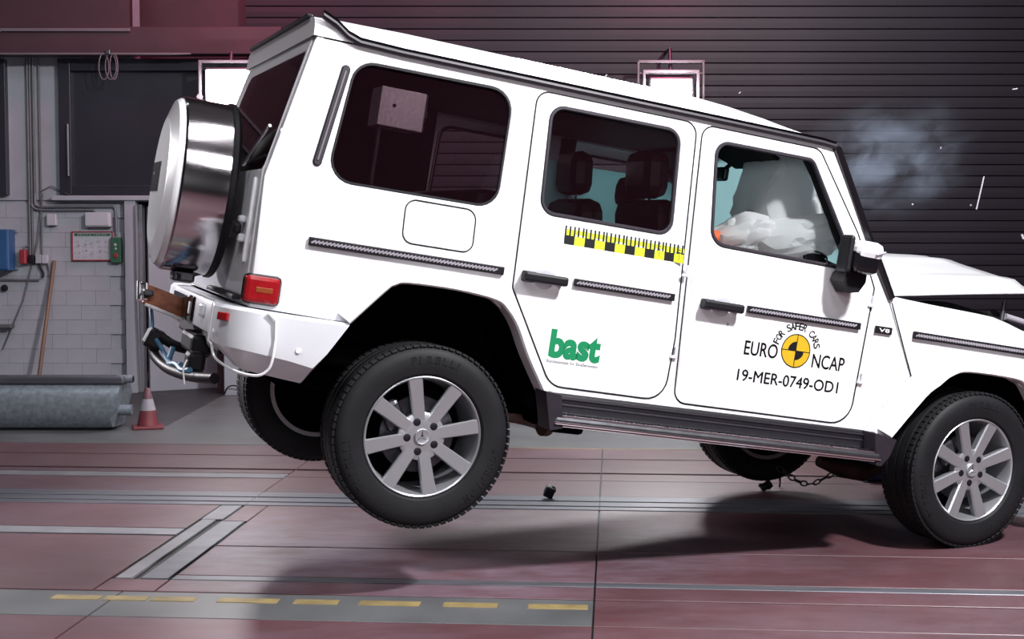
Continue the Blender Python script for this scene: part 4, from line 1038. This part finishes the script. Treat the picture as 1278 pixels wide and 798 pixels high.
for z in (.39, .01): box('cabinet_lug', (.262, -.02, z), (.03, .02, .03), 'galvanised', bc, .004)
tube('cabinet_cable', [(.03 - .2 + .12, -.1, 0), (-.04, -.1, -.07), (-.06, -.05, -.12)], .014, 'black_plastic', bc)
tag(box('wall_bracket', (-5.35, Y - .06, .69), (.45, .12, .035), 'dark_conduit', None, .006), 'dark steel bracket bar fixed low on the white wall', 'bracket')
kb = lathe('cable_gland', [(.0001, -.05), (.03, -.045), (.036, -.02), (.02, 0)], 'black_plastic', None, 20, 'y', loc=(-5.215, Y, 1.08)); tag(kb, 'round black knob on the wall under the horizontal conduit', 'cable gland')
dc = tube('door_conduit', [(-3.825, WB - .14, 1.93), (-3.822, WB - .14, .9), (-3.80, WB - .14, .02)], .012, 'conduit', None, 8); tag(dc, 'thin conduit running down the door frame behind the cone', 'conduit')
cc = empty('hanging_cable_coil', (-4.02, WB - .33, 3.17)); tag(cc, 'loose loops of pale cable hanging from the dark beam', 'cable coil')
box('cable_hook', (0, -.01, .27), (.05, .05, .05), 'dark_steel', cc, .008)
for dx, rw in ((-.05, .05), (.02, .055), (.05, .04)):
    tube('cable_loop', [(dx + rw * sin(a), 0, .13 + .13 * -cos(a)) for a in [i * 2 * pi / 20 for i in range(21)]], .005, 'edge_light', cc, 6)
fc = tube('floor_cable', spline([(-2.9, 13.66, .02), (-2.86, 13.62, .09), (-2.79, 13.6, .11), (-2.7, 13.6, .08), (-2.66, 13.62, .015)], 5), .007, 'black_plastic', None, 6); tag(fc, 'thin black cable arched at the foot of the white block', 'cable')

# floodlights on the back wall
def flood(x, z, y, label, w_=.52, h_=.56):
    f = empty('floodlight', (x, y, z)); tag(f, label, 'floodlight')
    box('lamp_housing', (0, .09, 0), (w_, .14, h_), 'dark_steel', f, .02)
    box('lamp_face', (0, .005, 0), (w_ - .05, .02, h_ - .06), 'lamp_glow', f, .004)
    for s in (-1, 1): box('lamp_bracket', (s * (w_ / 2 + .045), .06, .02), (.03, .05, h_ + .06), 'edge_light', f, .006); lathe('bracket_knob', [(.0001, -.02), (.03, -.02), (.03, 0)], 'edge_light', f, 14, 'y', loc=(s * (w_ / 2 + .045), .04, -.02))
    box('bracket_bar', (0, .06, h_ / 2 + .06), (w_ + .12, .05, .03), 'edge_light', f, .006)
    tube('lamp_arm', [(0, .1, h_ / 2 + .05), (0, .2, h_ / 2 + .3), (0, .56, h_ / 2 + .32)], .02, 'dark_steel', f)
    d = bpy.data.lights.new('floodlight_beam', 'AREA'); d.energy = 110; d.size = .4; d.color = (1, .93, .97)
    l = bpy.data.objects.new('floodlight_beam', d); COL.objects.link(l); l.parent = f; l.location = (0, -.03, 0); l.rotation_euler = (pi / 2, 0, 0)
    return f
flood(-2.80, 3.01, 13.55, 'glaring floodlight behind the spare wheel of the car', .50, .54)
f2 = flood(1.62, 2.98, 13.9, 'glaring floodlight above the roof of the car', .46, .50)
bm = bmesh.new()
for c, s in (((0, .41), (.66, .03)), ((-.33, .20), (.025, .42)), ((.33, .15), (.025, .55)), ((0, .29), (.66, .02))): b_box(bm, (c[0], .08, c[1]), (s[0], .03, s[1]), .004)
finish(bm, 'cage_frame', 'edge_light', f2)

# bits thrown about by the impact
def shard(name, c, s, m, label, cat, group=None, rot=(0, 0, 0), seed=1, parts=2):
    rg = random.Random(seed); bm = bmesh.new()
    from mathutils import Euler
    for k in range(parts):
        R = Euler((rot[0] + rg.uniform(-.5, .5) * (k > 0), rot[1] + k * .8, rot[2])).to_matrix()
        b_box(bm, (rg.uniform(-.3, .3) * s[0] * (k > 0), 0, rg.uniform(-.3, .3) * s[2] * (k > 0)), s if k == 0 else [q * .7 for q in s], min(s) * .2, R)
    zmin = min(v.co.z for v in bm.verts)
    o = finish(bm, name, m, None, c if c[2] else (c[0], c[1], -zmin + .001)); tag(o, label, cat, group); return o
shard('plastic_fragment', (.225, 8.08, 0), (.06, .05, .07), 'black_plastic', 'lump of black debris on the floor on the double rail', 'debris', 'broken plastic pieces', (.3, .4, 0), 2, 3)
shard('plastic_fragment', (1.57, 8.33, 0), (.075, .05, .035), 'black_plastic', 'black broken piece on the floor below the chain', 'debris', 'broken plastic pieces', (.2, -.5, 0), 4, 3)
nl = tube('bolt', [(1.68, 8.47, .002), (1.685, 8.47, .03), (1.68, 8.47, .075)], [.006, .005, .010], 'black_plastic', None, 8); tag(nl, 'small dark bolt standing on the floor beside the black broken piece', 'bolt')
for i, (x, y, z, s, lb) in enumerate(((2.78, 8.1, 1.83, (.009, .006, .25), 'long pale splinter flying before the dark shutter'), (2.51, 8.0, 2.09, (.01, .006, .02), 'tiny pale fragment in the air high above the hood'), (2.35, 8.0, 1.76, (.014, .01, .014), 'pale speck in the air left of the long splinter'), (2.76, 8.2, 1.76, (.016, .01, .016), 'bright speck in the air beside the long splinter'), (.42, 6.2, 2.28, (.008, .006, .05), 'pale sliver in the air left of the roof floodlight'), (1.33, 8.0, 2.41, (.008, .006, .022), 'tiny sliver in the air right of the roof floodlight'), (2.1, 8.2, 1.62, (.012, .008, .012), 'pale speck in the air above the back of the hood'), (3.0, 8.0, 1.57, (.05, .008, .02), 'blurred pale flake in the air at the right above the hood'), (2.9, 7.9, 2.42, (.01, .008, .05), 'upright pale flake in the air above the long splinter'))):
    tag(box('fragment', (x, y, z), tuple(q * (.6 if i else .8) for q in s), 'white_plastic', None, .001, Matrix.Rotation(radians(12 if i == 0 else 10 * i), 3, 'Y')), lb, 'debris', 'pieces flying in the air')
sb_ = empty('steel_block', (2.43, 8.75, 0)); tag(sb_, 'blue-grey steel block on the floor behind the front wheel', 'block')
box('block_body', (0, 0, .075), (.32, .18, .14), 'blue_enamel', sb_, .01); box('block_plate', (0, 0, .003), (.36, .22, .006), 'dark_steel', sb_, .001)

# smoke drifting from the windscreen
def smoke(name, c, s, dens, seed, label, rot=0):
    bm = bmesh.new(); bmesh.ops.create_icosphere(bm, subdivisions=3, radius=1)
    for v in bm.verts: v.co = Vector((v.co.x * s[0], v.co.y * s[1], v.co.z * s[2]))
    m = bpy.data.materials.new(name); m.use_nodes = True; nt = m.node_tree; nt.nodes.remove(nt.nodes['Principled BSDF'])
    vol = nt.nodes.new('ShaderNodeVolumePrincipled'); vol.inputs['Color'].default_value = (.60, .70, .90, 1); vol.inputs['Anisotropy'].default_value = .1
    tc = nt.nodes.new('ShaderNodeTexCoord'); nz = nt.nodes.new('ShaderNodeTexNoise'); nz.inputs['Scale'].default_value = 4.2; nz.inputs['Detail'].default_value = 5; nz.inputs['Roughness'].default_value = .6; nz.inputs['Distortion'].default_value = .6
    mp = nt.nodes.new('ShaderNodeMapping'); mp.inputs['Location'].default_value = (seed, seed * 2, 0); mp.inputs['Scale'].default_value = (1, 1, 1.5)
    nt.links.new(tc.outputs['Object'], mp.inputs[0]); nt.links.new(mp.outputs[0], nz.inputs['Vector'])
    ln = nt.nodes.new('ShaderNodeVectorMath'); ln.operation = 'DIVIDE'; ln.inputs[1].default_value = s; nt.links.new(tc.outputs['Object'], ln.inputs[0])
    le = nt.nodes.new('ShaderNodeVectorMath'); le.operation = 'LENGTH'; nt.links.new(ln.outputs[0], le.inputs[0])
    fo_ = nt.nodes.new('ShaderNodeMapRange'); fo_.inputs[1].default_value = 1; fo_.inputs[2].default_value = .0; fo_.interpolation_type = 'SMOOTHSTEP'; nt.links.new(le.outputs['Value'], fo_.inputs[0])
    nr = nt.nodes.new('ShaderNodeMapRange'); nr.inputs[1].default_value = .42; nr.inputs[2].default_value = .72; nt.links.new(nz.outputs['Fac'], nr.inputs[0])
    mu = nt.nodes.new('ShaderNodeMath'); mu.operation = 'MULTIPLY'; nt.links.new(nr.outputs[0], mu.inputs[0]); nt.links.new(fo_.outputs[0], mu.inputs[1])
    m2 = nt.nodes.new('ShaderNodeMath'); m2.operation = 'MULTIPLY'; m2.inputs[1].default_value = dens; nt.links.new(mu.outputs[0], m2.inputs[0])
    nt.links.new(m2.outputs[0], vol.inputs['Density']); nt.links.new(vol.outputs[0], nt.nodes['Material Output'].inputs['Volume'])
    MATS[name] = m
    o = finish(bm, name, name, None, c); o.rotation_euler = (0, rot, 0); tag(o, label, 'smoke', None, 'stuff'); return o
smoke('smoke', (2.26, 8.3, 2.03), (.66, .30, .42), 3.0, 2.2, 'bluish smoke plume rising off the top of the windscreen before the dark shutter', radians(-14))
